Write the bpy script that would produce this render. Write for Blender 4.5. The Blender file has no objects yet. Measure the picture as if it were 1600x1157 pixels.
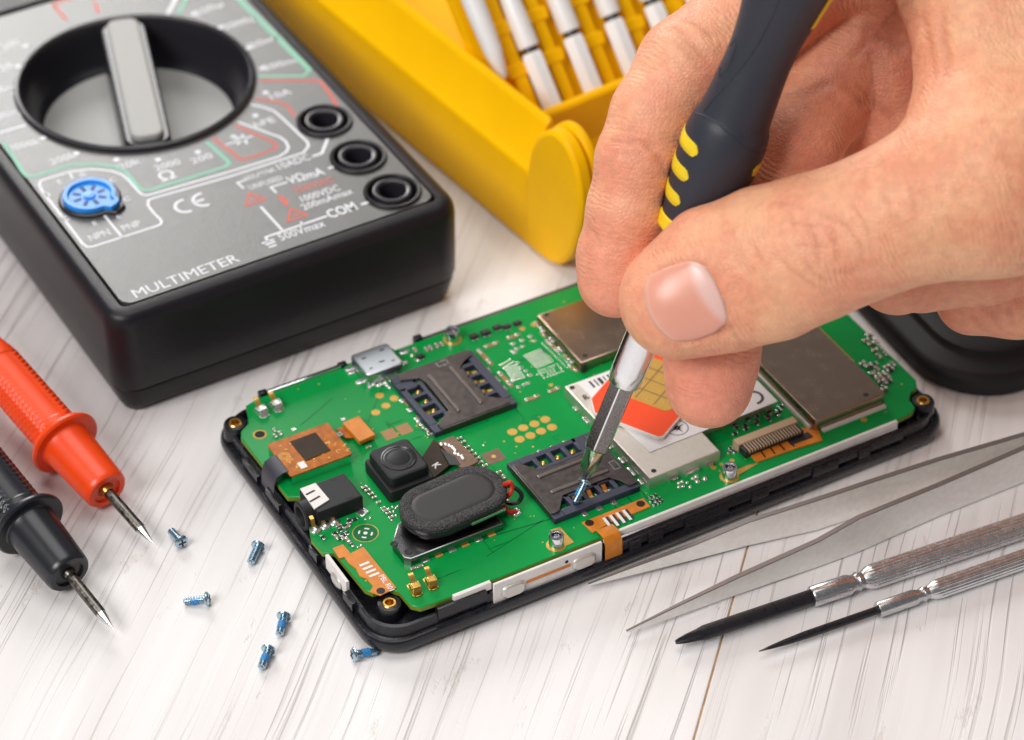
import bpy, bmesh, math, random
import numpy as np
from mathutils import Vector, Matrix, noise as mnoise

S = .001                      # everything below is laid out in millimetres
R = math.radians
SC = bpy.context.scene
COL = SC.collection

# ------------------------------------------------------------------ camera
TILT, DIST, FPX, PW, PH = R(40), 540.0, 4444.0, 1600, 1157
c_fw = Vector((0, math.cos(TILT), -math.sin(TILT)))
c_rt = Vector((1, 0, 0))
c_up = Vector((0, math.sin(TILT), math.cos(TILT)))
c_pos = -DIST * c_fw
cam = bpy.data.cameras.new('camera')
cam.sensor_width = 36
cam.lens = FPX / PW * 36
cam.clip_start, cam.clip_end = .02, 50
cam.dof.use_dof = True
cam.dof.focus_distance = .488
cam.dof.aperture_fstop = 17
cam.dof.aperture_blades = 0
camo = bpy.data.objects.new('camera', cam)
camo.location = c_pos * S
camo.rotation_euler = (R(90) - TILT, 0, 0)
COL.objects.link(camo)
SC.camera = camo

# ------------------------------------------------------------------ light
SC.view_settings.view_transform = 'Standard'
SC.view_settings.look = 'None'
SC.view_settings.exposure = 0.0
SC.view_settings.gamma = 1
SC.render.engine = 'CYCLES'
SC.cycles.max_bounces = 8
SC.cycles.transparent_max_bounces = 8
world = bpy.data.worlds.new('World')
SC.world = world
world.use_nodes = True
bg = world.node_tree.nodes['Background']
bg.inputs[0].default_value = (.95, .97, 1, 1)
bg.inputs[1].default_value = .17


def lamp(name, loc, target, size, size_y, power, col=(1, 1, 1)):
    l = bpy.data.lights.new(name, 'AREA')
    l.shape = 'RECTANGLE'
    l.size, l.size_y = size, size_y
    l.energy = power
    l.color = col
    o = bpy.data.objects.new(name, l)
    o.location = loc
    o.rotation_euler = (Vector(target) - Vector(loc)).to_track_quat('-Z', 'Y').to_euler()
    COL.objects.link(o)
    return o


lamp('key_softbox', (-.20, .34, 1.75), (.03, 0, 0), 1.2, 1.05, 13.5, (1, .975, .94))
lamp('back_softbox', (-.36, .88, .53), (-.10, .12, 0), .42, .40, 6.0, (1, .985, .96))
lamp('fill_softbox', (-1.25, -1.30, 1.70), (.06, 0, 0), 1.1, .95, 44.0, (1, .98, .965))


def at(px, py, z=0.0):
    """world point (mm) on the horizontal plane z seen at photo pixel px, py"""
    d = c_fw * FPX + c_rt * (px - PW / 2) - c_up * (py - PH / 2)
    return c_pos + d * ((z - c_pos.z) / d.z)


def atd(px, py, d):
    """world point (mm) at pixel px, py and d mm in front of the lens"""
    return c_pos + (c_fw + c_rt * ((px - PW / 2) / FPX) - c_up * ((py - PH / 2) / FPX)) * d


# ------------------------------------------------------------------ materials
def nd(nt, t, **kw):
    n = nt.nodes.new(t)
    for k, v in kw.items():
        if hasattr(n, k):
            setattr(n, k, v)
        else:
            n.inputs[k.replace('_', ' ')].default_value = v
    return n


def mat(name, col, rough=.5, metal=0, spec=.5, coat=0, noise_scale=None, noise_amt=.15, rough_var=0.0,
        bump=0.0, bump_scale=900, sss=0, trans=0, alpha=1, speck=0.0, aniso=None, coat_rough=.1):
    m = bpy.data.materials.new(name)
    m.use_nodes = True
    nt = m.node_tree
    b = nt.nodes['Principled BSDF']
    b.inputs['Base Color'].default_value = (*col, 1)
    b.inputs['Roughness'].default_value = rough
    b.inputs['Metallic'].default_value = metal
    b.inputs['Specular IOR Level'].default_value = spec
    b.inputs['Coat Weight'].default_value = coat
    b.inputs['Coat Roughness'].default_value = coat_rough
    b.inputs['Transmission Weight'].default_value = trans
    b.inputs['Alpha'].default_value = alpha
    if sss:
        b.inputs['Subsurface Weight'].default_value = sss
        b.inputs['Subsurface Radius'].default_value = (.004, .0016, .0008)
        b.inputs['Subsurface Scale'].default_value = .6
    tc = nd(nt, 'ShaderNodeTexCoord')
    src = tc.outputs['Object']
    if aniso:
        mp = nd(nt, 'ShaderNodeMapping')
        mp.inputs['Scale'].default_value = aniso
        nt.links.new(src, mp.inputs[0])
        src = mp.outputs[0]
    if noise_scale:
        n = nd(nt, 'ShaderNodeTexNoise', Scale=noise_scale, Detail=5.0, Roughness=.6)
        nt.links.new(src, n.inputs['Vector'])
        mr = nd(nt, 'ShaderNodeMapRange')
        mr.inputs['From Min'].default_value = .3
        mr.inputs['From Max'].default_value = .7
        mr.inputs['To Min'].default_value = 1 - noise_amt
        mr.inputs['To Max'].default_value = 1 + noise_amt
        nt.links.new(n.outputs[0], mr.inputs[0])
        mx = nd(nt, 'ShaderNodeMix', data_type='RGBA', blend_type='MULTIPLY')
        mx.inputs[0].default_value = 1
        mx.inputs[6].default_value = (*col, 1)
        nt.links.new(mr.outputs[0], mx.inputs[7])
        nt.links.new(mx.outputs[2], b.inputs['Base Color'])
        if rough_var:
            m2 = nd(nt, 'ShaderNodeMapRange')
            m2.inputs['From Min'].default_value = .3
            m2.inputs['From Max'].default_value = .7
            m2.inputs['To Min'].default_value = max(0, rough - rough_var)
            m2.inputs['To Max'].default_value = min(1, rough + rough_var)
            nt.links.new(n.outputs[0], m2.inputs[0])
            nt.links.new(m2.outputs[0], b.inputs['Roughness'])
    if bump:
        n3 = nd(nt, 'ShaderNodeTexNoise', Scale=bump_scale, Detail=3.0)
        nt.links.new(src, n3.inputs['Vector'])
        bp = nd(nt, 'ShaderNodeBump', Strength=bump, Distance=.0003)
        nt.links.new(n3.outputs[0], bp.inputs['Height'])
        nt.links.new(bp.outputs[0], b.inputs['Normal'])
    return m


M = {}
M['case'] = mat('black_case_plastic', (.011, .009, .012), .36, spec=.32, bump=.22, bump_scale=3600)
M['case_side'] = mat('smooth_black_plastic', (.009, .006, .008), .34, spec=.28, bump=.08, bump_scale=2500)
M['panel'] = mat('grey_panel', (.085, .082, .078), .31, spec=.75, bump=.22, bump_scale=3400, noise_scale=2600, noise_amt=.16)
M['dark_gloss'] = mat('dark_gloss_plastic', (.018, .017, .022), .26)
M['knob_grey'] = mat('knob_grey', (.36, .355, .34), .5, bump=.2, bump_scale=3200)
M['chrome'] = mat('chrome', (.78, .78, .80), .12, 1, noise_scale=600, noise_amt=.05, rough_var=.05)
M['white_ink'] = mat('white_ink', (.76, .78, .82), .5)
M['red_ink'] = mat('red_ink', (.62, .09, .05), .5)
M['green_ink'] = mat('green_ink', (.20, .50, .36), .5)
M['blue'] = mat('blue_plastic', (.01, .25, .78), .3)
M['blue_dark'] = mat('blue_hole', (.005, .03, .12), .5)
M['hole'] = mat('hole_black', (.004, .004, .004), .6)
M['yellow'] = mat('yellow_plastic', (.98, .515, .000), .42, spec=.15, noise_scale=60, noise_amt=.04)
M['yellow_rubber'] = mat('yellow_rubber', (.86, .62, .01), .45)
M['grip'] = mat('slate_rubber', (.028, .030, .043), .46, spec=.4, bump=.15, bump_scale=3000)
M['steel'] = mat('brushed_steel', (.60, .60, .61), .27, 1, noise_scale=1500, noise_amt=.05, rough_var=.05)
M['bit_steel'] = mat('bit_steel', (.26, .25, .245), .30, 1, noise_scale=4500, noise_amt=.35, rough_var=.10)
M['nickel'] = mat('nickel_bit', (.92, .92, .92), .34, .12)
M['tweezer'] = mat('satin_steel', (.84, .825, .80), .38, .55, noise_scale=900, noise_amt=.08, rough_var=.08, bump=.05, bump_scale=2500)
M['tweezer_edge_reflect'] = mat('tweezer_edge_reflect', (.30, .265, .25), .4, .8)
M['knurl'] = mat('silver_knurl', (.80, .81, .82), .25, 1, noise_scale=800, noise_amt=.1, rough_var=.08)
M['black_shaft'] = mat('blackened_steel', (.022, .020, .024), .33, .3, noise_scale=1200, noise_amt=.3, rough_var=.08)
M['probe_red'] = mat('orange_red_plastic', (.86, .062, .004), .34, noise_scale=300, noise_amt=.04)
M['probe_black'] = mat('probe_black_plastic', (.012, .013, .018), .30, noise_scale=300, noise_amt=.1)
M['needle'] = mat('probe_needle', (.16, .145, .13), .34, 1, noise_scale=1400, noise_amt=.5, rough_var=.12)
M['needle_tip'] = mat('probe_tip', (.72, .70, .68), .2, 1)
M['zinc'] = mat('zinc_screw', (.42, .56, .66), .26, 1, noise_scale=2500, noise_amt=.3)
M['patch'] = mat('blue_patch', (.025, .20, .48), .5, noise_scale=3000, noise_amt=.3)
M['phone_black'] = mat('phone_black', (.009, .009, .013), .27, noise_scale=700, noise_amt=.3, rough_var=.08, bump=.04, bump_scale=1500)
M['pcb'] = mat('green_mask', (.000, .270, .050), .24, spec=.36, noise_scale=120, noise_amt=.06)
M['pcb_dark'] = mat('green_mask_trace', (.000, .13, .030), .26, spec=.32)
M['pcb_edge'] = mat('board_edge', (.18, .26, .02), .5)
M['gold'] = mat('gold_plate', (.75, .46, .12), .32, 1, noise_scale=2500, noise_amt=.2)
M['gold_flat'] = mat('gold_pad', (.60, .36, .08), .45, .55, noise_scale=3500, noise_amt=.15)
M['tan_pad'] = mat('tan_pad', (.34, .17, .055), .5, noise_scale=3500, noise_amt=.15)
M['solder'] = mat('solder', (.78, .78, .75), .22, .9, noise_scale=3500, noise_amt=.25)
M['cap_body'] = mat('cap_body', (.30, .24, .18), .5)
M['chip_dark'] = mat('chip_dark', (.02, .02, .022), .4)
M['kapton'] = mat('kapton', (.40, .108, .001), .22, spec=.45, noise_scale=700, noise_amt=.34)
M['kapton_dark'] = mat('kapton_dark', (.030, .016, .006), .5, spec=.2, noise_scale=500, noise_amt=.3)
M['flex_orange'] = mat('flex_orange', (.62, .20, .015), .35, noise_scale=600, noise_amt=.15)
M['flex_brown'] = mat('flex_brown', (.16, .085, .05), .5, noise_scale=900, noise_amt=.2)
M['flex_black'] = mat('flex_black', (.03, .03, .045), .4)
M['shield'] = mat('shield_tin', (.70, .645, .58), .42, .9, noise_scale=1200, noise_amt=.04, rough_var=.03, bump=.02, bump_scale=1800)
M['shield_brown'] = mat('shield_reflected_brown', (.40, .285, .215), .26, 1, noise_scale=400, noise_amt=.03, rough_var=.02)  # brown base puts the reflections of hand and yellow case into the colour
M['dark_metal'] = mat('dark_mirror_metal', (.26, .25, .26), .2, 1, noise_scale=400, noise_amt=.05, rough_var=.03)
M['sim_cover'] = mat('sim_cover_metal', (.105, .088, .084), .34, .85, noise_scale=900, noise_amt=.12, rough_var=.06)
M['navy'] = mat('navy_plastic', (.028, .033, .062), .45, bump=.1, bump_scale=2500)
M['black_matte'] = mat('black_matte', (.012, .012, .014), .55, spec=.35, bump=.12, bump_scale=2800)
M['mesh_cloth'] = mat('speaker_mesh', (.030, .028, .030), .75)
M['white_plate'] = mat('white_plate', (.74, .70, .67), .5, noise_scale=500, noise_amt=.06)
M['dome'] = mat('key_dome', (.62, .60, .56), .35, .6)
M['paper'] = mat('sticker_paper', (.76, .75, .75), .55)
M['ink'] = mat('black_ink', (.02, .02, .025), .6)
M['sim_orange'] = mat('sim_orange', (.88, .065, .004), .4)
M['sim_white'] = mat('sim_white', (.75, .72, .68), .5)
M['wire_red'] = mat('wire_red', (.55, .02, .012), .35)
M['wire_black'] = mat('wire_black', (.012, .012, .015), .35)
M['conn_tan'] = mat('connector_tan', (.50, .36, .22), .5)
M['seam'] = mat('raw_wood_seam', (.42, .25, .12), .8, noise_scale=300, noise_amt=.3)


def tweak_mesh_cloth():
    nt = M['mesh_cloth'].node_tree
    b = nt.nodes['Principled BSDF']
    tc = nd(nt, 'ShaderNodeTexCoord')
    mp = nd(nt, 'ShaderNodeMapping')
    mp.inputs['Rotation'].default_value = (0, 0, R(38))
    nt.links.new(tc.outputs['Object'], mp.inputs[0])
    ck = nd(nt, 'ShaderNodeTexVoronoi', Scale=4300.0)
    nt.links.new(mp.outputs[0], ck.inputs['Vector'])
    mr = nd(nt, 'ShaderNodeMapRange')
    mr.inputs['From Max'].default_value = .6
    mr.inputs['To Min'].default_value = 1
    mr.inputs['To Max'].default_value = 0
    nt.links.new(ck.outputs['Distance'], mr.inputs[0])
    mx = nd(nt, 'ShaderNodeMix', data_type='RGBA')
    mx.inputs[6].default_value = (.008, .008, .009, 1)
    mx.inputs[7].default_value = (.12, .113, .117, 1)
    nt.links.new(mr.outputs[0], mx.inputs[0])
    nt.links.new(mx.outputs[2], b.inputs['Base Color'])
    bp = nd(nt, 'ShaderNodeBump', Strength=.12, Distance=.00004)
    nt.links.new(mr.outputs[0], bp.inputs['Height'])
    nt.links.new(bp.outputs[0], b.inputs['Normal'])


tweak_mesh_cloth()


def wood_material(seed):
    """white-washed brushed pine: fine grooves along local Y"""
    m = bpy.data.materials.new('whitewashed_pine')
    m.use_nodes = True
    nt = m.node_tree
    b = nt.nodes['Principled BSDF']
    L = nt.links.new
    tc = nd(nt, 'ShaderNodeTexCoord')
    # slow wander of the grain
    mpw = nd(nt, 'ShaderNodeMapping')
    mpw.inputs['Scale'].default_value = (10, 9, 1)
    mpw.inputs['Location'].default_value = (seed * 3.1, seed * 1.7, 0)
    L(tc.outputs['Object'], mpw.inputs[0])
    nw = nd(nt, 'ShaderNodeTexNoise', Scale=1.0, Detail=2.0)
    L(mpw.outputs[0], nw.inputs['Vector'])
    sub = nd(nt, 'ShaderNodeVectorMath', operation='SUBTRACT')
    sub.inputs[1].default_value = (.5, .5, .5)
    L(nw.outputs['Color'], sub.inputs[0])
    scl = nd(nt, 'ShaderNodeVectorMath', operation='MULTIPLY')
    scl.inputs[1].default_value = (.009, 0, 0)
    L(sub.outputs[0], scl.inputs[0])
    add = nd(nt, 'ShaderNodeVectorMath', operation='ADD')
    L(tc.outputs['Object'], add.inputs[0])
    L(scl.outputs[0], add.inputs[1])

    def streak(sx, sy, det, loc, rough=.6):
        mp = nd(nt, 'ShaderNodeMapping')
        mp.inputs['Scale'].default_value = (sx, sy, 1)
        mp.inputs['Location'].default_value = (loc + seed * 7.3, loc * .7, 0)
        L(add.outputs[0], mp.inputs[0])
        n = nd(nt, 'ShaderNodeTexNoise', Scale=1.0, Detail=det, Roughness=rough)
        L(mp.outputs[0], n.inputs['Vector'])
        return n.outputs[0]

    def ramp(src, a, c, lo=0.0, hi=1.0):
        r = nd(nt, 'ShaderNodeMapRange', interpolation_type='SMOOTHSTEP')
        r.inputs['From Min'].default_value = a
        r.inputs['From Max'].default_value = c
        r.inputs['To Min'].default_value = lo
        r.inputs['To Max'].default_value = hi
        L(src, r.inputs[0])
        return r.outputs[0]

    def math_(op, x, y):
        n = nd(nt, 'ShaderNodeMath', operation=op)
        for i, v in enumerate((x, y)):
            if isinstance(v, (int, float)):
                n.inputs[i].default_value = v
            else:
                L(v, n.inputs[i])
        return n.outputs[0]

    fine = ramp(streak(980, 12, 2, 2.0), .56, .68)          # thin dark grooves
    mid = ramp(streak(230, 6, 3, 9.0), .52, .70)           # year rings
    zone = ramp(streak(34, 11, 2, 21.0, .5), .36, .62)      # where the brushing bit deeper
    tone = streak(60, 3, 3, 40.0)
    chip = ramp(streak(170, 70, 5, 63.0, .7), .615, .70)   # worn flecks of paint
    fz = math_('MULTIPLY', fine, math_('ADD', math_('MULTIPLY', zone, .85), .15))
    mz = math_('MULTIPLY', mid, math_('ADD', math_('MULTIPLY', zone, .55), .25))
    groove = math_('MINIMUM', math_('ADD', math_('MULTIPLY', fz, .95), math_('MULTIPLY', mz, .28)), 1.0)
    base = nd(nt, 'ShaderNodeMix', data_type='RGBA')
    base.inputs[6].default_value = (.83, .805, .80, 1)
    base.inputs[7].default_value = (.72, .685, .67, 1)
    L(ramp(tone, .35, .68), base.inputs[0])
    c1 = nd(nt, 'ShaderNodeMix', data_type='RGBA')
    L(math_('MULTIPLY', groove, .46), c1.inputs[0])
    L(base.outputs[2], c1.inputs[6])
    c1.inputs[7].default_value = (.30, .255, .235, 1)
    c2 = nd(nt, 'ShaderNodeMix', data_type='RGBA')
    L(math_('MULTIPLY', chip, .22), c2.inputs[0])
    L(c1.outputs[2], c2.inputs[6])
    c2.inputs[7].default_value = (.50, .36, .25, 1)
    L(c2.outputs[2], b.inputs['Base Color'])
    b.inputs['Roughness'].default_value = .55
    hgt = math_('SUBTRACT', math_('MULTIPLY', tone, .25), math_('ADD', groove, math_('MULTIPLY', chip, .4)))
    bp = nd(nt, 'ShaderNodeBump', Strength=.55, Distance=.0004)
    L(hgt, bp.inputs['Height'])
    L(bp.outputs[0], b.inputs['Normal'])
    return m


# ------------------------------------------------------------------ mesh helpers
def area2(p):
    return sum(p[i - 1][0] * p[i][1] - p[i][0] * p[i - 1][1] for i in range(len(p)))


def ccw(p):
    p = [(q[0], q[1]) for q in p]
    return p if area2(p) > 0 else p[::-1]


def inset(p, d):
    n = len(p)
    out = []
    for i in range(n):
        a, b, c = Vector(p[i - 1]), Vector(p[i]), Vector(p[(i + 1) % n])
        e1, e2 = (b - a).normalized(), (c - b).normalized()
        n1, n2 = Vector((-e1.y, e1.x)), Vector((-e2.y, e2.x))
        k = (n1 + n2)
        den = max(.35, 1 + n1.dot(n2))
        k = k / den
        out.append((b.x + k.x * d, b.y + k.y * d))
    return out


def rrect(x0, y0, x1, y1, r, n=5):
    r = min(r, (x1 - x0) / 2 - 1e-4, (y1 - y0) / 2 - 1e-4)
    pts = []
    for cx, cy, a in ((x1 - r, y0 + r, -90), (x1 - r, y1 - r, 0), (x0 + r, y1 - r, 90), (x0 + r, y0 + r, 180)):
        for k in range(n + 1):
            t = R(a + 90 * k / n)
            pts.append((cx + r * math.cos(t), cy + r * math.sin(t)))
    return pts


def circ(cx, cy, r, n=24, ry=None, a0=0.0):
    ry = r if ry is None else ry
    return [(cx + r * math.cos(a0 + 2 * math.pi * i / n), cy + ry * math.sin(a0 + 2 * math.pi * i / n)) for i in range(n)]


class MB:
    def __init__(s):
        s.v, s.f, s.mi, s.caps = [], [], [], set()

    def add(s, vs, fs, mi=0, Mx=None):
        n = len(s.v)
        if Mx is not None:
            vs = [Mx @ Vector(p) for p in vs]
        s.v += [tuple(p) for p in vs]
        s.f += [tuple(i + n for i in f) for f in fs]
        s.mi += [mi] * len(fs)
        return s

    def loft(s, rings, cap0=True, cap1=True, mi=0, Mx=None, closed=True):
        n = len(rings[0])
        vs = [p for r in rings for p in r]
        fs = []
        for k in range(len(rings) - 1):
            for i in range(n if closed else n - 1):
                j = (i + 1) % n
                fs.append((k * n + i, k * n + j, (k + 1) * n + j, (k + 1) * n + i))
        if cap0:
            fs.append(tuple(range(n))[::-1])
        if cap1:
            fs.append(tuple((len(rings) - 1) * n + i for i in range(n)))
        s.add(vs, fs, mi, Mx)
        for k in range(int(cap0) + int(cap1)):               # end caps stay flat shaded
            s.caps.add(len(s.f) - 1 - k)
        return s

    def prism(s, poly, z0, z1, c=0.0, mi=0, Mx=None, bot=True):
        p = ccw(poly)
        rg = [[(x, y, z0) for x, y in p]]
        if c > 0:
            rg.append([(x, y, z1 - c) for x, y in p])
            rg.append([(x, y, z1 - c * .3) for x, y in inset(p, c * .3)])
            rg.append([(x, y, z1) for x, y in inset(p, c)])
        else:
            rg.append([(x, y, z1) for x, y in p])
        return s.loft(rg, bot, True, mi, Mx)

    def box(s, x0, y0, z0, x1, y1, z1, c=.12, mi=0, Mx=None):
        x0, x1 = min(x0, x1), max(x0, x1)
        y0, y1 = min(y0, y1), max(y0, y1)
        return s.prism([(x0, y0), (x1, y0), (x1, y1), (x0, y1)], z0, z1, min(c, (x1 - x0) * .3, (y1 - y0) * .3, (z1 - z0) * .5), mi, Mx)

    def lathe(s, prof, n=32, Mx=None, mi=0, cap0=True, cap1=True):
        """prof: list of (r, z) bottom to top"""
        rg = [[(r * math.cos(2 * math.pi * i / n), r * math.sin(2 * math.pi * i / n), z) for i in range(n)] for r, z in prof]
        return s.loft(rg, cap0, cap1, mi, Mx)

    def tube(s, path, r, n=8, mi=0, caps=True, Mx=None, flat=1.0):
        path = [Vector(p) for p in path]
        rr = r if isinstance(r, (list, tuple)) else [r] * len(path)
        rg = []
        up = None
        for i, p in enumerate(path):
            t = (path[min(i + 1, len(path) - 1)] - path[max(i - 1, 0)]).normalized()
            if up is None:
                up = Vector((0, 0, 1)) if abs(t.z) < .9 else Vector((1, 0, 0))
            x = t.cross(up)
            if x.length < 1e-6:
                x = t.orthogonal()
            x.normalize()
            y = x.cross(t).normalized()
            up = y
            rg.append([p + x * (rr[i] * math.cos(2 * math.pi * k / n)) + y * (flat * rr[i] * math.sin(2 * math.pi * k / n)) for k in range(n)])
        # rings wind so that normals face out
        rg = [r_[::-1] for r_ in rg]
        return s.loft(rg, caps, caps, mi, Mx)

    def strip(s, path2, z, w, mi=0, h=.03, Mx=None, close=False):
        """flat printed line along path2 (x, y) of width w at height z"""
        P = [Vector((p[0], p[1])) for p in path2]
        n = len(P)
        l, r_ = [], []
        for i in range(n):
            a = P[i - 1] if (i or close) else P[0]
            c = P[(i + 1) % n] if (i < n - 1 or close) else P[-1]
            t1 = (P[i] - a).normalized() if (P[i] - a).length > 1e-9 else (c - P[i]).normalized()
            t2 = (c - P[i]).normalized() if (c - P[i]).length > 1e-9 else t1
            n1, n2 = Vector((-t1.y, t1.x)), Vector((-t2.y, t2.x))
            k = (n1 + n2) / max(.5, 1 + n1.dot(n2))
            l.append((P[i].x + k.x * w / 2, P[i].y + k.y * w / 2, z))
            r_.append((P[i].x - k.x * w / 2, P[i].y - k.y * w / 2, z))
        fs = []
        for i in range(n if close else n - 1):
            j = (i + 1) % n
            fs.append((i + n, j + n, j, i))
        return s.add(l + r_, fs, mi, Mx)

    def flat(s, poly, z, mi=0, Mx=None):
        p = ccw(poly)
        return s.add([(x, y, z) for x, y in p], [tuple(range(len(p)))], mi, Mx)

    def text(s, txt, x, y, size, z, rot=0.0, mi=0, align='LEFT', Mx=None, bold=.012, sx=1.0):
        cu = bpy.data.curves.new('t', 'FONT')
        cu.body = txt
        cu.size = 1
        cu.align_x = align
        cu.offset = bold
        cu.resolution_u = 2
        o = bpy.data.objects.new('t', cu)
        COL.objects.link(o)
        me = bpy.data.meshes.new_from_object(o)
        T = Matrix.Translation((x, y, z)) @ Matrix.Rotation(rot, 4, 'Z') @ Matrix.Diagonal((size * sx, size, 1, 1))
        if Mx is not None:
            T = Mx @ T
        s.add([T @ v.co for v in me.vertices], [tuple(p.vertices) for p in me.polygons], mi)
        bpy.data.objects.remove(o)
        bpy.data.curves.remove(cu)
        bpy.data.meshes.remove(me)
        return s

    def textfit(s, txt, p0, p1, size, z, mi=0, bold=.012):
        n0 = len(s.v)
        s.text(txt, 0, 0, size, 0, mi=mi, bold=bold)
        w = max(v[0] for v in s.v[n0:])
        d = Vector(p1) - Vector(p0)
        T = Matrix.Translation((p0[0], p0[1], z)) @ Matrix.Rotation(math.atan2(d.y, d.x), 4, 'Z') @ Matrix.Diagonal((d.length / w, 1, 1, 1))
        for i in range(n0, len(s.v)):
            s.v[i] = tuple(T @ Vector(s.v[i]))
        return s

    def mesh(s, name, mats, off=(0, 0, 0), sharp=38):
        me = bpy.data.meshes.new(name)
        o = Vector(off)
        me.from_pydata([tuple((Vector(p) - o) * S) for p in s.v], [], s.f)
        for m in (mats if isinstance(mats, (list, tuple)) else [mats]):
            me.materials.append(m)
        me.polygons.foreach_set('material_index', s.mi)
        me.update()
        me.set_sharp_from_angle(angle=R(sharp))
        me.polygons.foreach_set('use_smooth', [i not in s.caps for i in range(len(s.f))])
        me.update()
        return me


def link(name, data, parent=None):
    o = bpy.data.objects.new(name, data)
    COL.objects.link(o)
    if parent is not None:
        o.parent = parent
    return o


def tag(o, label=None, cat=None, group=None, kind=None):
    if label:
        o['label'] = label
    if cat:
        o['category'] = cat
    if group:
        o['group'] = group
    if kind:
        o['kind'] = kind
    return o


class Thing:
    """an Empty at the thing's base; part meshes are given in the thing's own mm frame (u, v, z) with base offset"""

    def __init__(s, name, label, cat, loc=(0, 0, 0), rot=0.0, base=(0, 0, 0), group=None, Mx=None):
        s.root = bpy.data.objects.new(name, None)
        s.root.empty_display_size = .01
        COL.objects.link(s.root)
        s.root.location = Vector(loc) * S
        if Mx is not None:
            s.root.matrix_world = Mx
        else:
            s.root.rotation_euler = (0, 0, rot)
        s.base = Vector(base)
        tag(s.root, label, cat, group)

    def part(s, name, mb, mats, parent=None, label=None, kind=None, sharp=38):
        o = link(name, mb.mesh(name, mats, s.base, sharp), parent or s.root)
        return tag(o, label, None, None, kind)

    def inst(s, name, me, loc, rot=0.0, parent=None, scale=(1, 1, 1)):
        o = link(name, me, parent or s.root)
        o.location = (Vector(loc) - s.base) * S
        o.rotation_euler = (0, 0, rot)
        o.scale = scale
        return o


def one(name, mb, mats, label, cat, group=None, base=(0, 0, 0), sharp=38):
    """a thing that is a single mesh, origin at base"""
    o = link(name, mb.mesh(name, mats, base, sharp))
    o.location = Vector(base) * S
    return tag(o, label, cat, group)


class Frame:
    """turns photo pixels into the mm frame of a thing rotated by deg on the table"""

    def __init__(s, deg):
        t = R(deg)
        s.a = t
        s.U, s.V = Vector((math.cos(t), math.sin(t), 0)), Vector((-math.sin(t), math.cos(t), 0))

    def p(s, px, py, z):
        w = at(px, py, z)
        return (w.dot(s.U), w.dot(s.V))

    def pts(s, z, *pp):
        return [s.p(x, y, z) for x, y in pp]

    def rect(s, z, *pp):
        q = s.pts(z, *pp)
        xs, ys = [a for a, b in q], [b for a, b in q]
        return min(xs), min(ys), max(xs), max(ys)

    def world(s, u, v, z=0):
        return s.U * u + s.V * v + Vector((0, 0, z))


def axis_matrix(p0, p1, roll=0.0):
    """matrix with origin p0 and local +Z running towards p1 (mm)"""
    d = (Vector(p1) - Vector(p0)).normalized()
    q = d.to_track_quat('Z', 'Y').to_matrix().to_4x4()
    return Matrix.Translation(p0) @ q @ Matrix.Rotation(roll, 4, 'Z')

# ------------------------------------------------------------------ table
def build_table():
    rot = R(-14.4)
    root = bpy.data.objects.new('table', None)
    COL.objects.link(root)
    root.rotation_euler = (0, 0, rot)
    tag(root, kind='structure')
    woods = [wood_material(k) for k in range(4)]
    base = MB().box(-560, -600, -22, 640, 700, -14, .5)
    link('table_underside', base.mesh('table_underside', M['seam']), root)
    k = 0
    PWD = 189.0                                             # plank width
    for i in range(-2, 4):
        x0 = 52.4 + PWD * i
        main = i in (0, -1)
        f = MB().box(x0 - .6, -560, -6, x0 + .6, 640, -.30, .02)
        link('joint_filler', f.mesh('joint_filler', M['seam']), root)
        mb = MB().box(-PWD / 2 + .16, -560, -14, PWD / 2 - .12, 640, 0, .30)
        o = link('plank', mb.mesh('plank', [woods[k % 4]]), root)
        o.location = (x0 + PWD / 2) * S, 0, 0
        k += 1


build_table()


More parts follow.
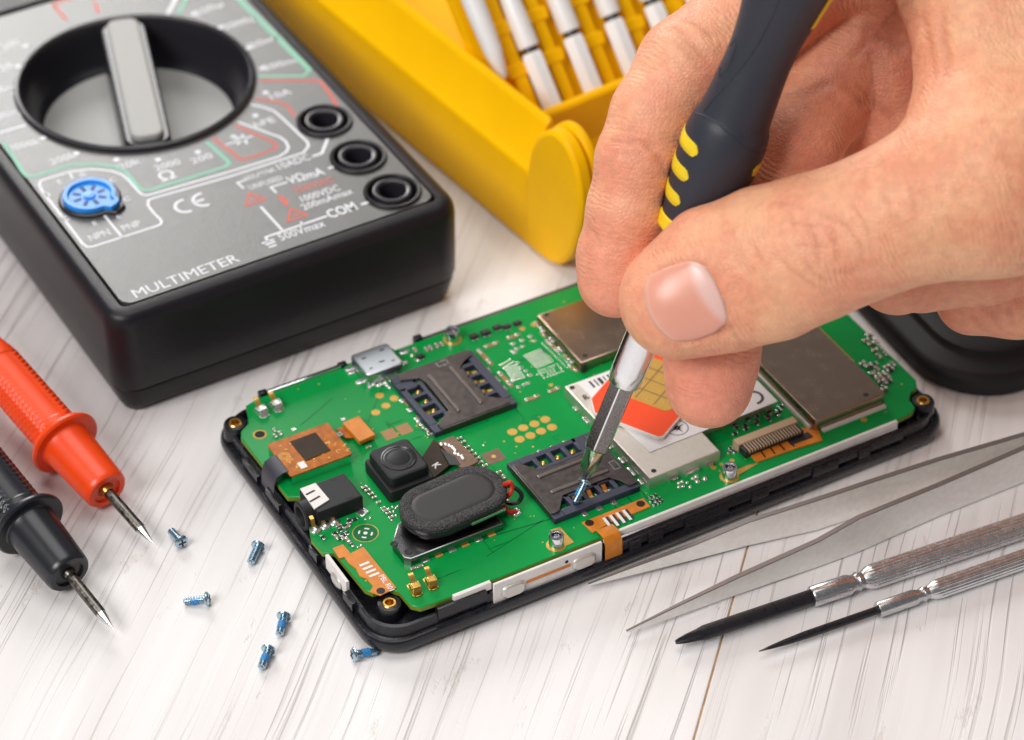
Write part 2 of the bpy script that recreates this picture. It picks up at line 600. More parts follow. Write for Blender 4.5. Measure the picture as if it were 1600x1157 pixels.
# ------------------------------------------------------------------ multimeter
def build_meter():
    F = Frame(30.2)
    base = (-34, 85, 0)
    T = Thing('multimeter', 'black multimeter with grey dial panel and three sockets lying on the table', 'multimeter',
              F.world(*base), F.a, base)
    X0, X1, Y0, Y1, ZT = -70.3, 2.5, 22.4, 149.0, 24.0

    def rr(d, r=5.0):
        return rrect(X0 + d, Y0 + d, X1 - d, Y1 - d, max(.6, r - d), 7)
    ring = lambda d, z, r=5.0: [(x, y, z) for x, y in rr(d, r)]
    low = MB().loft([ring(3.0, 0), ring(2.2, .5), ring(1.4, 2.2), ring(.55, 5.4), ring(.5, 6.2), ring(1.2, 6.7)], True, False)
    T.part('back_shell', low, M['case_side'])
    # front shell: outer wall, rounded shoulder, lip, then down into the panel recess
    up = MB().loft([ring(1.2, 6.6), ring(.25, 6.75), ring(.1, 7.2), ring(0, 12), ring(0, 20.8), ring(.15, 22.1), ring(.55, 23.1),
                    ring(1.2, 23.75), ring(2.0, 24.0), ring(3.5, 24.0), ring(3.75, 23.8), ring(3.8, 22.9)], False, False)
    T.part('front_shell', up, M['case'])
    # panel with a round hole for the dial and holes for the sockets
    pz = ZT - .10
    dc = Vector(F.p(211.5, 129, ZT))
    dR = 24.3
    jacks = [F.p(507, 190, ZT), F.p(559.5, 246, ZT), F.p(613, 300, ZT)]
    sock = F.p(140.5, 312, ZT)
    yend = F.p(20, 20, ZT)[1]
    bm = bmesh.new()
    outer = rrect(X0 + 4.25, Y0 + 4.25, X1 - 4.0, yend, 2.2, 6)

    def loop(pts):
        vs = [bm.verts.new((x, y, pz)) for x, y in pts]
        es = [bm.edges.new((vs[i - 1], vs[i])) for i in range(len(vs))]
        return es
    ed = loop(outer) + loop(circ(dc.x, dc.y, dR, 72))
    for j in jacks:
        ed += loop(circ(j[0], j[1], 5.0, 32))
    ed += loop(circ(sock[0], sock[1], 5.7, 32))
    bmesh.ops.triangle_fill(bm, edges=ed, use_beauty=True, normal=(0, 0, 1))
    bm.verts.index_update()
    pan = MB()
    vv = [tuple(v.co) for v in bm.verts]
    ff = [tuple(v.index for v in f.verts) for f in bm.faces]
    ff = [f if (Vector(vv[f[1]]) - Vector(vv[f[0]])).cross(Vector(vv[f[2]]) - Vector(vv[f[0]])).z > 0 else f[::-1] for f in ff]
    pan.add(vv, ff)
    bm.free()
    n = len(outer)
    pan.add([(x, y, pz) for x, y in outer] + [(x, y, pz - .9) for x, y in outer], [(i, i + n, (i + 1) % n + n, (i + 1) % n) for i in range(n)])
    panel = T.part('dial_panel', pan, M['panel'])
    # step, bezel and display beyond the panel
    bz = MB().prism(rrect(X0 + 3.9, yend + .5, X1 - 3.9, Y1 - 3.9, 2, 4), 15, ZT + .5, .5)
    T.part('display_bezel', bz, M['case'])
    lcd = MB().prism(rrect(X0 + 12, yend + 6, X1 - 12, Y1 - 9, 1, 3), ZT + .5, ZT + .6, .05)
    T.part('display', lcd, mat('lcd_glass', (.30, .34, .29), .15))
    floor = MB().prism(rrect(X0 + 3, Y0 + 3, X1 - 3, Y1 - 3, 2, 4), 6.4, 7.2)
    T.part('inner_floor', floor, M['hole'])

    # rotary dial
    Dm = Matrix.Translation((dc.x, dc.y, 0))
    dial = MB().lathe([(dR + .05, 21), (dR + .05, 23.9), (dR + .02, 24.2), (dR - .3, 24.75), (dR - .9, 24.9), (dR - 1.3, 24.7), (dR - 1.6, 24.0),
                       (dR - 2.4, 20.5), (dR - 3.6, 16.6), (dR - 4.4, 14.9), (dR - 5.4, 14.2)], 80, Dm, cap0=False, cap1=False)
    dialo = T.part('rotary_dial', dial, M['dark_gloss'])
    fl = MB().lathe([(dR - 4.9, 14.05), (dR - 4.9, 14.45), (.01, 14.5)], 64, Dm, cap0=False, cap1=False)
    T.part('dial_floor', fl, M['knob_grey'], dialo)
    b0, b1 = Vector(F.p(193, 32, 25.0)), Vector(F.p(236, 222, 25.0))
    ang = math.atan2((b1 - b0).y, (b1 - b0).x)
    L = dR - 1.7
    Bm = Matrix.Translation((dc.x, dc.y, 0)) @ Matrix.Rotation(ang, 4, 'Z')
    bar = MB().prism(rrect(-L, -4.6, L - .3, 4.6, 3.0, 5), 14.0, 24.2, .5, Mx=Bm)
    T.part('pointer_bar', bar, M['dark_gloss'], dialo)
    top = MB().prism(rrect(-L + .6, -3.3, L - 1.6, 3.3, 2.2, 6), 24.15, 25.4, .55, Mx=Bm)
    T.part('pointer_cap', top, M['knob_grey'], dialo)

    # sockets
    for x, y in jacks:
        Jm = Matrix.Translation((x, y, 0))
        r_ = MB().lathe([(5.5, 23.85), (5.6, 24.25), (5.3, 24.5), (4.9, 24.45), (4.55, 24.0), (4.5, 19)], 36, Jm, cap0=False, cap1=False)
        s_ = T.part('jack_socket', r_, M['case'])
        t_ = MB().lathe([(3.95, 15), (3.95, 24.1), (3.7, 24.5), (3.2, 24.6), (2.75, 24.4), (2.45, 23.6), (2.3, 14)], 32, Jm, cap0=False, cap1=False)
        T.part('contact_tube', t_, M['dark_gloss'], s_)
        h_ = MB().lathe([(4.6, 13.9), (.01, 14.0)], 24, Jm, cap0=False, cap1=False)
        T.part('socket_hole', h_, M['hole'], s_)
    Sm = Matrix.Translation((sock[0], sock[1], 0))
    key = R(-62)
    kp = [(6.0 * math.cos(a) + (1.5 * math.cos(key) if abs((a - key + math.pi) % (2 * math.pi) - math.pi) < .3 else 0),
           6.0 * math.sin(a) + (1.5 * math.sin(key) if abs((a - key + math.pi) % (2 * math.pi) - math.pi) < .3 else 0)) for a in [2 * math.pi * i / 48 for i in range(48)]]
    ko = MB().prism(kp, 22.5, 24.55, .45, Mx=Sm)
    so = T.part('transistor_socket', ko, M['dark_gloss'])
    kb = [(x * .86, y * .86) for x, y in kp]
    bl = MB()
    inner = [(x * .82, y * .82) for x, y in kb]
    inn2 = [(x * .76, y * .76) for x, y in kb]
    bl.loft([[(x, y, 24.3) for x, y in kb], [(x, y, 25.2) for x, y in kb], [(x * .97, y * .97, 25.5) for x, y in kb],
             [(x, y, 25.5) for x, y in inner], [(x, y, 24.9) for x, y in inn2]], False, True, Mx=Sm)
    T.part('socket_insert', bl, M['blue'], so)
    pins = MB()
    for k in range(8):
        a = key + 2 * math.pi * (k + .5) / 8
        Pm = Sm @ Matrix.Rotation(a, 4, 'Z')
        pins.box(1.7, -.42, 24.9, 3.3, .42, 24.94, .01, Mx=Pm)
    T.part('pin_slot', pins, M['blue_dark'], so)
    hub = MB().lathe([(1.25, 24.9), (1.15, 25.2), (.4, 25.25)], 20, Sm)
    T.part('socket_hub', hub, M['blue'], so)

    # print
    W, RD, G = MB(), MB(), MB()

    def rline(pts, z_, w):
        T.part('red_line', MB().strip(pts, z_, w), M['red_ink'], panel)
    z = pz + .03
    P = lambda x, y: F.p(x, y, pz)
    PP = lambda *q: [P(*t) for t in q]

    def tx(mb, s, x0, y0, x1, y1, size, bold=.003):
        mb.textfit(s, P(x0, y0), P(x1, y1), size, z, bold=bold)
    tx(W, 'MULTIMETER', 211, 467, 376, 408, 3.7, 0.0)
    tx(W, '10ADC', 434, 267, 487, 249, 2.9)
    tx(W, 'V\u03a9mA', 453, 288, 509, 272, 3.4, .014)
    tx(RD, '750VAC', 461, 304, 524, 284, 2.9)
    tx(W, '1000VDC', 470, 317, 533, 297, 2.7)
    tx(W, '200mAmax', 475, 329, 553, 302, 2.7)
    tx(W, 'COM', 516, 342, 560, 327, 3.8, .02)
    tx(W, '500Vmax', 439, 377, 510, 353, 3.1)
    tx(W, '10A MAX', 383, 284, 432, 268, 2.1)
    tx(W, 'UNFUSED', 391, 297, 443, 281, 2.1)
    tx(W, 'NPN', 141, 377, 174, 366, 2.7)
    tx(W, 'PNP', 193, 362, 222, 352, 2.7)
    for s_, a in (('2000k', (14, 237, 64, 224)), ('200k', (81, 258, 121, 245)), ('20k', (188, 266, 221, 255)), ('2000', (244, 268, 284, 256)),
                  ('200', (301, 257, 334, 246)), ('10A', (421, 157, 457, 146)), ('200m', (413, 111, 463, 98)),
                  ('20m', (391, 77, 434, 62)), ('2000\u00b5', (352, 47, 402, 31)), ('200\u00b5', (306, 26, 350, 9))):
        tx(W, s_, *a, 2.7)
    tx(W, '\u03a9', 252, 285, 277, 277, 4.2, .015)
    tx(W, 'hFE', 399, 200, 432, 190, 2.6)
    for s_, a in (('200m', (-8, 190, 28, 177)), ('2000m', (-20, 152, 22, 138)), ('20', (2, 112, 22, 105)), ('200', (6, 78, 32, 68))):
        tx(W, s_, *a, 2.6)
    for x, y in ((67, 216), (119, 240), (182, 250), (247, 250), (309, 238), (365, 214), (399, 181), (415, 145), (410, 107), (389, 75), (345, 43), (303, 22),
                 (34, 178), (24, 146), (28, 104), (40, 72)):
        W.flat(circ(*P(x, y), .62, 14), z)
    # transistor letters
    for s_, x, y in (('E', 95, 287), ('B', 131, 276), ('C', 178, 284), ('C', 200, 314), ('E', 187, 341), ('E', 150, 352), ('B', 76, 307), ('C', 104, 345)):
        W.text(s_, *P(x, y), 1.9, z, align='CENTER')
    # C E mark made of arcs
    for cx, cy, mid in ((290, 322, 0), (318, 312, 1)):
        c = Vector(P(cx, cy))
        arc = [(c.x + 2.0 * math.cos(R(t)), c.y + 2.0 * math.sin(R(t))) for t in range(75, 290, 12)]
        W.strip(arc, z, .62)
        if mid:
            W.strip([(c.x - 1.9, c.y), (c.x + .1, c.y)], z, .6)
    lw = .5
    W.strip(PP((392, 164), (412, 168), (428, 174), (440, 184), (480, 222), (482, 229), (474, 239), (360, 276), (240, 310), (232, 313), (231, 321), (240, 333), (252, 345), (252, 350),
               (247, 353), (191, 371), (144, 386), (136, 386), (129, 381), (66, 299), (61, 289), (64, 283), (72, 280), (111, 268.5), (142, 265), (174, 267.5),
               (190, 273), (200, 281), (214, 297), (221, 304), (229, 306), (360, 268.5), (436, 245), (447, 238), (451, 231), (447, 222), (438, 215), (372, 191)), z, lw)
    W.strip(PP((162, 336), (191, 371)), z, lw)
    W.strip(PP((108, 270), (114, 280)), z, .4)
    W.strip(PP((488, 245), (503, 240), (512, 217)), z, .62)
    W.strip(PP((513, 264), (523, 260)), z, .6)
    W.strip(PP((564, 320), (577, 316)), z, .6)
    W.strip(PP((381, 295), (371, 286), (424, 268)), z, .45)
    W.strip(PP((432, 302), (423, 293), (449, 285)), z, .45)
    W.strip(PP((407, 323), (441, 360)), z, .5)
    W.strip(PP((420, 380), (415, 371), (511, 338)), z, .5)
    W.strip(PP((470, 347), (473, 352)), z, .45)
    for a in ((409, 381, 428, 374.5), (415, 383.5, 430, 378), (420, 387, 432, 383)):
        W.strip(PP(a[:2], a[2:]), z, .45)
    for tri, bar in ((((390, 302), (414, 312), (385, 322)), ((395, 313), (402, 311))), (((454, 326), (480, 336), (450, 346)), ((459, 337), (466, 335)))):
        T.part('warning_triangle', MB().strip(PP(*tri), z, .5, close=True).strip(PP(*bar), z, .5), M['red_ink'], panel)
    T.part('red_bolt', MB().strip(PP((437, 306), (440, 313), (446, 312), (447, 322)), z, .75), M['red_ink'], panel)
    rline(PP((405, 126), (500, 127), (514, 145), (528, 167)), z, .7)
    rline(PP((399, 155), (436, 160), (448, 165), (461, 182)), z, .6)
    rline(PP((333, 216), (376, 249), (382, 250), (430, 233), (432, 229), (426, 222), (366, 196)), z, .6)
    # diode symbol
    W.strip(PP((352, 227), (395, 213)), z, .45)
    W.flat(PP((365, 214), (372, 228), (382, 217)), z)
    W.strip(PP((378, 211), (386, 225)), z, .55)
    G.strip(PP((6, 222), (36, 270), (42, 276), (52, 276), (111, 258), (150, 257), (178, 260), (195, 268), (216, 292), (224, 297), (236, 297),
               (352, 261), (358, 256), (354, 250), (322, 222)), z, .8)
    G.strip(PP((350, -24), (374, 0), (429, 55), (484, 110)), z, 1.2)
    G.strip(PP((484, 110.5), (474, 119), (405, 120)), z, .8)
    G.strip(PP((279, 22), (292, -4)), z, .8)
    rline(PP((83, 7), (104, 32)), z, .7)
    rline(PP((83, 7), (140, -12)), z, .7)
    rline(PP((148, 3), (154, 20)), z, .7)
    W.strip(PP((262, 22), (278, -6)), z, .8)
    W.strip(PP((0, 208), (40, 196)), z, .6)
    T.part('white_lettering', W, M['white_ink'], panel)
    T.part('red_lettering', RD, M['red_ink'], panel)
    T.part('green_line', G, M['green_ink'], panel)


build_meter()


# ------------------------------------------------------------------ opened phone
PF = Frame(29.5)
M['rib'] = mat('rib_metal', (.22, .20, .195), .3, .9)
PBASE = (1.0, -23.5, 0)
ZB = 7.5


def build_phone():
    F, Z = PF, ZB
    T = Thing('opened_phone', 'opened phone with black frame and bare green circuit board lying on the white table', 'phone', F.world(*PBASE), F.a, PBASE)
    P = F.p
    rnd = random.Random(5)

    # ---- black frame
    X0, X1, Y0, Y1 = -58.3, 61.2, -57.2, 10.4
    ring = lambda d, z: [(x, y, z) for x, y in rrect(X0 + d, Y0 + d, X1 - d, Y1 - d, 6.6 - d * .5, 9)]
    fr = MB().loft([ring(2.4, 0), ring(1.1, .3), ring(.35, 1.1), ring(0, 2.3), ring(.08, 3.1), ring(.35, 3.55), ring(.75, 3.6), ring(.95, 3.35),
                    ring(1.25, 3.5), ring(1.5, 4.6), ring(1.65, 5.5), ring(2.2, 5.6), ring(2.5, 5.2), ring(2.8, 4.2)], True, True)
    frame = T.part('frame', fr, M['phone_black'])
    # long front wall ribs and clips, back wall
    rb = MB()
    rb.box(-12.5, -56.45, 4.2, 50, -55.5, 6.15, .15)
    T.part('side_rail', rb, M['phone_black'], frame)
    rb = MB().box(-46, -55.9, 3.6, -36.5, -54.9, 6.9, .3)
    T.part('side_rail', rb, M['phone_black'], frame)
    rb = MB().box(-16, 8.5, 4.2, 52, 9.6, 7.0, .2)
    T.part('side_rail', rb, mat('olive_rail', (.05, .055, .035), .4), frame)
    for u, w in ((-8.5, 2.4), (-4.6, 3.0), (3.0, 9.0), (17, 3.5), (30, 5.5), (40, 2.5)):
        T.part('clip', MB().box(u, -56.75, 3.5, u + w, -56.3, 5.4 + rnd.random() * .5, .15), M['phone_black'], frame)
    for v0, v1 in ((-9, -3), (-18, -12.5), (-33, -30), (-46.5, -43)):
        T.part('clip', MB().box(-57.6, v0, 3.4, -56.5, v1, 5.3 + rnd.random() * .7, .2), M['phone_black'], frame)
    for u in (-47.6, -31.2, -15.3):
        x, y = u, 8.9
        T.part('clip', MB().box(x - .8, y - .5, 4, x + .8, y + .6, 8.1, .2), M['phone_black'], frame)
    T.part('back_trim', MB().box(-46.8, 8.3, 4.5, -31.8, 9.1, 8.0, .2), M['chrome'], frame)
    T.part('front_trim', MB().box(-12.8, -55.35, 6.2, 49.2, -54.75, 7.95, .12), M['white_plate'], frame)
    T.part('front_trim', MB().box(-42.6, -55.45, 6.3, -35.4, -54.7, 7.9, .12), M['white_plate'], frame)
    T.part('front_lower_trim', MB().box(-12.5, -55.75, 6.1, 49.0, -55.4, 6.9, .1), M['chrome'], frame)

    # ---- board
    poly = [(-49.8, -53.2), (-48.6, -54.5), (-46, -54.7), (49, -54.6), (53.3, -54.2), (54.6, -53.2), (54.9, -51.0), (56.2, -49.6), (58.2, -48.9), (59.3, -47),
            (59.5, -10), (59, 1), (55.5, 2.4), (54.8, 5), (53, 8.2), (-20.6, 8.2), (-20.8, 9.0), (-31.0, 9.0), (-31.2, 8.2), (-49, 8.2), (-51.8, 7.4), (-52.6, 4.8), (-53.6, 2.6),
            (-55.6, 1.4), (-56.4, -0.2), (-56.1, -12.6), (-56.0, -18.6), (-54.2, -19.6), (-54.0, -21.4), (-57.2, -30.4), (-57.0, -34.3), (-55.2, -35.4), (-54.8, -46), (-54.0, -47.4), (-51.2, -47.7), (-50.0, -49.4)]
    p = ccw(poly)
    bd = MB().loft([[(x, y, 6.5) for x, y in p], [(x, y, 7.38) for x, y in p]], True, False, 1)
    q = inset(p, .14)
    bd.loft([[(x, y, 7.38) for x, y in p], [(x, y, Z) for x, y in q]], False, True, 0)
    board = T.part('circuit_board', bd, [M['pcb'], M['pcb_edge']])
    dk = MB()
    for a, b, w in (((520, 622), (470, 665), .25), ((600, 600), (575, 660), .2), ((640, 880), (700, 858), .2), ((700, 858), (900, 800), .3), ((760, 870), (850, 812), .2),
                    ((836, 690), (850, 672), .15), ((850, 672), (872, 664), .15)):
        dk.strip([P(*a, Z), P(*b, Z)], Z + .015, w)
    for c in ((822, 664), (838, 652), (866, 668), (870, 684)):
        u, v = P(*c, Z)
        dk.strip([(u + .7 * math.cos(t), v + .5 * math.sin(t)) for t in [k * .5 for k in range(11)]], Z + .015, .12)
    for k in range(46):
        u, v = rnd.uniform(-52, 30), rnd.uniform(-50, 6)
        path = [(u, v)]
        for j in range(rnd.choice((2, 3, 3))):
            l, a = rnd.uniform(1.5, 6), rnd.choice((0, 45, 90, 135, 180, 270))
            u, v = u + l * math.cos(R(a)), v + l * math.sin(R(a))
            path.append((u, v))
        if all(-54 < q[0] < 57 and -53 < q[1] < 7 for q in path):
            dk.strip(path, Z + .012 + k * .0002, rnd.choice((.12, .16, .3)))
    T.part('board_trace', dk, M['pcb_dark'], board, kind='stuff')

    # ---- corner bosses with brass inserts
    for u, v in ((-55.3, 4.6), (-52.4, -50.4), (57.4, -51.9), (57.4, 5.2)):
        Tm = Matrix.Translation((u, v, 0))
        bo = T.part('screw_boss', MB().lathe([(2.3, 3.5), (2.2, 6.4), (2.0, 6.9), (1.35, 7.0), (1.3, 6.6)], 24, Tm, cap1=False), M['phone_black'])
        T.part('brass_insert', MB().lathe([(1.3, 5.2), (1.3, 6.9), (1.1, 7.1), (.78, 7.1), (.70, 6.8), (.66, 5.4), (.01, 5.3)], 20, Tm, cap0=False, cap1=False), M['gold'], bo)
    # gold ringed hole
    u, v = P(406, 679.5, Z)
    Tm = Matrix.Translation((u, v, 0))
    T.part('board_hole', MB().lathe([(1.25, Z), (1.25, Z + .06), (.95, Z + .07)], 24, Tm, cap0=False, cap1=False).lathe([(.95, Z + .03), (.01, Z + .03)], 24, Tm, mi=1, cap0=False, cap1=False), [M['gold_flat'], M['hole']])

    # ---- round test pads
    def pads(name, lst, m):
        for px, py, r in lst:
            u, v = P(px, py, Z)
            T.part(name, MB().prism(circ(u, v, r, 20), Z, Z + .05, .015), m, board)
    pads('test_pad', [(593, 618.5, .82), (616, 623, .82), (603, 634.5, .82), (587, 645, .82), (643, 628, 1.38), (661.5, 648, 1.38)], M['gold_flat'])
    pads('test_pad', [(800.6, 675.4, .92), (817.6, 669, .92), (835, 662.9, .92), (852, 656, .92), (812, 687, .92), (828.7, 681, .92), (845.4, 674.3, .92), (862.5, 668, .92)], M['gold_flat'])
    pads('via_pad', [(816, 514, .55), (834, 507.5, .55), (846, 503, .55), (861, 602, .4), (1168, 647, .5), (1115, 731, .5), (1144, 720, .45), (1127, 726, .35), (780, 740, .35), (787, 747, .35), (1350, 656, .6)], M['gold_flat'])
    for c in ((611, 659, 2.0, 2.6), (630, 671, 1.9, 2.7)):
        pass
    for px, py in ((609, 679), (632, 671)):
        u, v = P(px, py, Z)
        T.part('ground_pad', MB().box(u - 1.25, v - 1.35, Z, u + 1.25, v + 1.35, Z + .05, .01), M['tan_pad'], board)
    u, v = P(771.5, 714, Z)
    gp = T.part('ground_pad', MB().box(u - 1.75, v - 1.6, Z, u + 1.75, v + 1.6, Z + .05, .01), M['flex_brown'], board)
    T.part('pad_dot', MB().prism(circ(u, v, .45, 10), Z + .05, Z + .09), M['gold_flat'], gp)
    # ringed emblem near the jack
    u, v = P(571, 833.5, Z)
    em = MB().prism(circ(u, v, 2.05, 32), Z, Z + .03)
    e0 = T.part('round_mark', em, M['pcb_dark'], board)
    ew = MB().strip(circ(u, v, 2.25, 32), Z + .05, .12, 1, close=True)
    for k in range(4):
        a0 = k * math.pi / 2 + .5
        ew.strip([(u + 1.15 * math.cos(a0 + t * .25), v + 1.15 * math.sin(a0 + t * .25)) for t in range(4)], Z + .05, .32)
    ew.flat(circ(u, v, .38, 12), Z + .05)
    T.part('printed_ring', ew, [M['paper'], M['gold_flat']], e0)

    # ---- template meshes for small parts
    cap_me = MB().box(-.34, -.28, 0, .34, .28, .5, .05).box(-.62, -.3, 0, -.34, .3, .52, .08, 1).box(.34, -.3, 0, .62, .3, .52, .08, 1).mesh('capacitor', [M['cap_body'], M['solder']])
    res_me = MB().box(-.34, -.28, 0, .34, .28, .34, .03).box(-.6, -.29, 0, -.34, .29, .36, .06, 1).box(.34, -.29, 0, .6, .29, .36, .06, 1).mesh('resistor', [M['chip_dark'], M['solder']])
    dot_me = MB().lathe([(.38, 0), (.34, .16), (.2, .27), (.01, .31)], 10, cap0=False, cap1=False).mesh('solder_dot', M['solder'])
    tr_me = MB().box(-.9, -.6, .15, .9, .6, 1.0, .15).box(-.7, -1.0, 0, -.3, -.55, .3, .08, 1).box(.3, -1.0, 0, .7, -.55, .3, .08, 1).box(-.2, .55, 0, .2, 1.0, .3, .08, 1).mesh('transistor', [M['chip_dark'], M['solder']])
    pad_me = MB().box(-.55, -.45, 0, .55, .45, .16, .08).mesh('solder_pad', M['solder'])

    def put(name, me, lst, ang=None, sc=1.0, z=Z):
        for k, (px, py) in enumerate(lst):
            u, v = P(px, py, z)
            a = (rnd.choice((0, math.pi / 2)) if ang is None else R(ang)) + rnd.uniform(-.06, .06)
            s_ = sc * rnd.uniform(.9, 1.12)
            T.inst(name, me, (u, v, z), a, board, (s_, s_, s_))

    def z7(*q):
        return [(560 + x / 3.99, 500 + y / 3.99) for x, y in q]

    def z5(*q):
        return [(330 + x / 3.99, 520 + y / 3.99) for x, y in q]

    def z6(*q):
        return [(440 + x / 3.8575, 700 + y / 3.8575) for x, y in q]

    def z74(*q):
        return [(740 + x / 3.99, 660 + y / 3.99) for x, y in q]

    def z2(*q):
        return [(1040 + x / 3.616, 480 + y / 3.616) for x, y in q]
    put('capacitor', cap_me, z5((395, 615), (430, 635), (400, 650)), sc=.85)
    put('solder_pad', pad_me, z5((515, 605), (825, 540)), 0, .8)
    put('capacitor', cap_me, z7((355, 195), (425, 192), (452, 185), (490, 170), (520, 160)), 90, 1.05)
    put('transistor', tr_me, z7((385, 240), (720, 115), (792, 92), (865, 58), (925, 52), (990, 30)), 0, .85)
    put('solder_dot', dot_me, z7((335, 225), (368, 255), (95, 405), (125, 412), (155, 400), (180, 412), (70, 420), (195, 425)), 0, 1.1)
    put('solder_pad', pad_me, z7((410, 485), (460, 540), (507, 595), (815, 335), (870, 385), (915, 437)), 30, .8)
    put('capacitor', cap_me, z7((65, 800), (380, 655), (400, 675), (430, 700), (448, 722)), sc=.9)
    put('capacitor', cap_me, z7((632, 745), (655, 768), (680, 800), (700, 825), (722, 848), (742, 872), (760, 897), (790, 915)), 0, .8)
    put('capacitor', cap_me, z6((500, 245), (520, 262), (540, 285), (560, 305), (585, 335), (612, 370), (628, 385), (645, 400), (660, 425)), 0, .78)
    put('solder_dot', dot_me, z6((645, 370), (668, 356), (690, 362), (676, 385), (700, 352), (690, 410), (665, 436)), 0, .8)
    put('resistor', res_me, z6((250, 547), (320, 520), (355, 500), (368, 530), (352, 550), (410, 445), (440, 435), (425, 590), (395, 520), (385, 478)), sc=1.0)
    put('capacitor', cap_me, z6((345, 475), (330, 545), (372, 548), (395, 485), (400, 565), (380, 555), (405, 470)), sc=.9)
    put('solder_pad', pad_me, z6((490, 392),), 20, 1.9)
    put('solder_dot', dot_me, z6((505, 432), (535, 425), (470, 372), (460, 600), (480, 590)), 0, .8)
    put('capacitor', cap_me, z6((795, 735), (835, 722)), 0, 1.0)
    put('solder_dot', dot_me, z74((1280, 380), (1300, 370), (1330, 378), (1365, 352), (1280, 405), (1350, 405), (1305, 400)), 0, .9)
    put('solder_dot', dot_me, z74((1388, 340), (1395, 372), (1442, 355)), 0, 1.4)
    put('resistor', res_me, z74((1105, 470), (1130, 460), (1155, 478), (1110, 495), (1140, 490), (1170, 495), (1130, 515), (1155, 505)), 30, .75)
    put('solder_pad', pad_me, z74((415, 187), (493, 156), (572, 125), (692, 482), (770, 447), (848, 417)), 0, .75)
    put('capacitor', cap_me, z74((160, 318), (190, 347)), sc=.8)
    put('resistor', res_me, z2(*[(400 + 60 * k + rnd.uniform(-12, 12), 700 - 25 * k + j * 22 - 30 + rnd.uniform(-8, 8)) for k in range(5) for j in range(3)]), None, 1.0)
    put('resistor', res_me, z2((365, 800), (385, 790), (360, 825), (390, 820), (375, 812)), 30, .7)
    put('capacitor', cap_me, z2((1110, 325), (1145, 340), (1195, 355), (1180, 395), (1220, 385), (1255, 400), (1200, 420), (1240, 430), (1235, 470), (1285, 330), (1250, 345), (1225, 410)), None, 1.15)
    put('resistor', res_me, z2((1165, 375), (1215, 440), (1260, 425), (1180, 330), (1270, 360)), None, 1.2)
    put('capacitor', cap_me, z2((1130, 195), (1160, 215), (1190, 205), (1215, 235), (1180, 250), (1240, 270), (1205, 285), (1150, 165)), None, 1.1)

    # unpopulated chip footprints: tinned dots on the mask
    foot = MB()

    def dots(c00, c10, c01, nx, ny, r, jit=0.0, skip=0.0):
        a, b, c = (Vector(P(*z7(q)[0], Z)) for q in (c00, c10, c01))
        for i in range(nx):
            for j in range(ny):
                if rnd.random() < skip:
                    continue
                w = a + (b - a) * (i / max(1, nx - 1)) + (c - a) * (j / max(1, ny - 1))
                foot.lathe([(r, Z), (r * .8, Z + r * .5), (.01, Z + r * .7)], 6, Matrix.Translation((w.x + rnd.uniform(-jit, jit), w.y + rnd.uniform(-jit, jit), 0)), cap0=False, cap1=False)
    dots((1035, 225), (1112, 300), (1135, 185), 11, 11, .15)
    dots((915, 305), (965, 380), (985, 285), 6, 6, .22)
    dots((885, 285), (945, 250), (905, 300), 5, 2, .22)
    dots((1150, 150), (1300, 300), (1175, 140), 13, 2, .20)
    dots((1105, 330), (1140, 372), (1240, 280), 4, 8, .22, .05, .25)
    dots((780, 785), (800, 800), (790, 770), 1, 1, .2)
    T.part('tinned_footprint', foot, M['solder'], board, kind='stuff')
    put('solder_pad', pad_me, z7((965, 152), (1022, 130), (1072, 106), (990, 182), (1098, 132), (960, 195), (995, 268), (1015, 300), (1045, 320), (1070, 347), (1060, 395), (1035, 405),
                                (1000, 420), (965, 380), (1025, 168), (975, 205)), 0, .72)
    # shield fence strips
    for a, b in (((742, 185), (835, 285)), ((872, 325), (962, 420)), ((782, 175), (875, 142)), ((925, 122), (1010, 90)), ((1036, 508), (1132, 474)), ((1182, 453), (1260, 424)),
                 ((1140, 70), (1165, 110)), ((1195, 150), (1250, 200)), ((1170, 125), (1190, 148)), ((1285, 215), (1330, 262)), ((1310, 285), (1370, 325)), ((1105, 15), (1130, 50))):
        A, B = Vector(P(*z7(a)[0], Z)), Vector(P(*z7(b)[0], Z))
        d = (B - A)
        Lm = d.length
        Tm = Matrix.Translation((A.x, A.y, 0)) @ Matrix.Rotation(math.atan2(d.y, d.x), 4, 'Z')
        fs = MB().prism(rrect(0, -.42, Lm, .42, .4, 4), Z, Z + .14, .06, Mx=Tm)
        for k in range(2):
            fs.box(Lm * (.05 + .6 * k), -.33, Z + .12, Lm * (.3 + .6 * k), .33, Z + .3, .08, 1, Mx=Tm)
        T.part('fence_strip', fs, [M['tan_pad'], M['solder']], board)

    # plated via holes sprinkled between the parts
    va = MB()
    for k in range(150):
        u, v = rnd.uniform(-54, 57), rnd.uniform(-53, 7)
        va.prism(circ(u, v, rnd.choice((.11, .14, .2)), 8), Z, Z + .02)
    T.part('plated_via', va, M['gold_flat'], board, kind='stuff')
    # ---- spring contacts
    def spring(px, py, m1, m2, rot=0.0):
        u, v = P(px, py, Z)
        Tm = Matrix.Translation((u, v, Z)) @ Matrix.Rotation(rot, 4, 'Z')
        k = MB().box(-.9, -1.6, 0, .9, 1.4, .22, .06, Mx=Tm)
        k.loft([[(x, y + dy, zz) for x, y in ((-.7, -.12), (.7, -.12), (.7, .12), (-.7, .12))] for dy, zz in ((-1.3, .2), (-1.45, 1.0), (-1.0, 1.6))], mi=0, Mx=Tm)
        k.box(-.62, -1.1, 1.25, .62, .2, 1.55, .1, Mx=Tm)
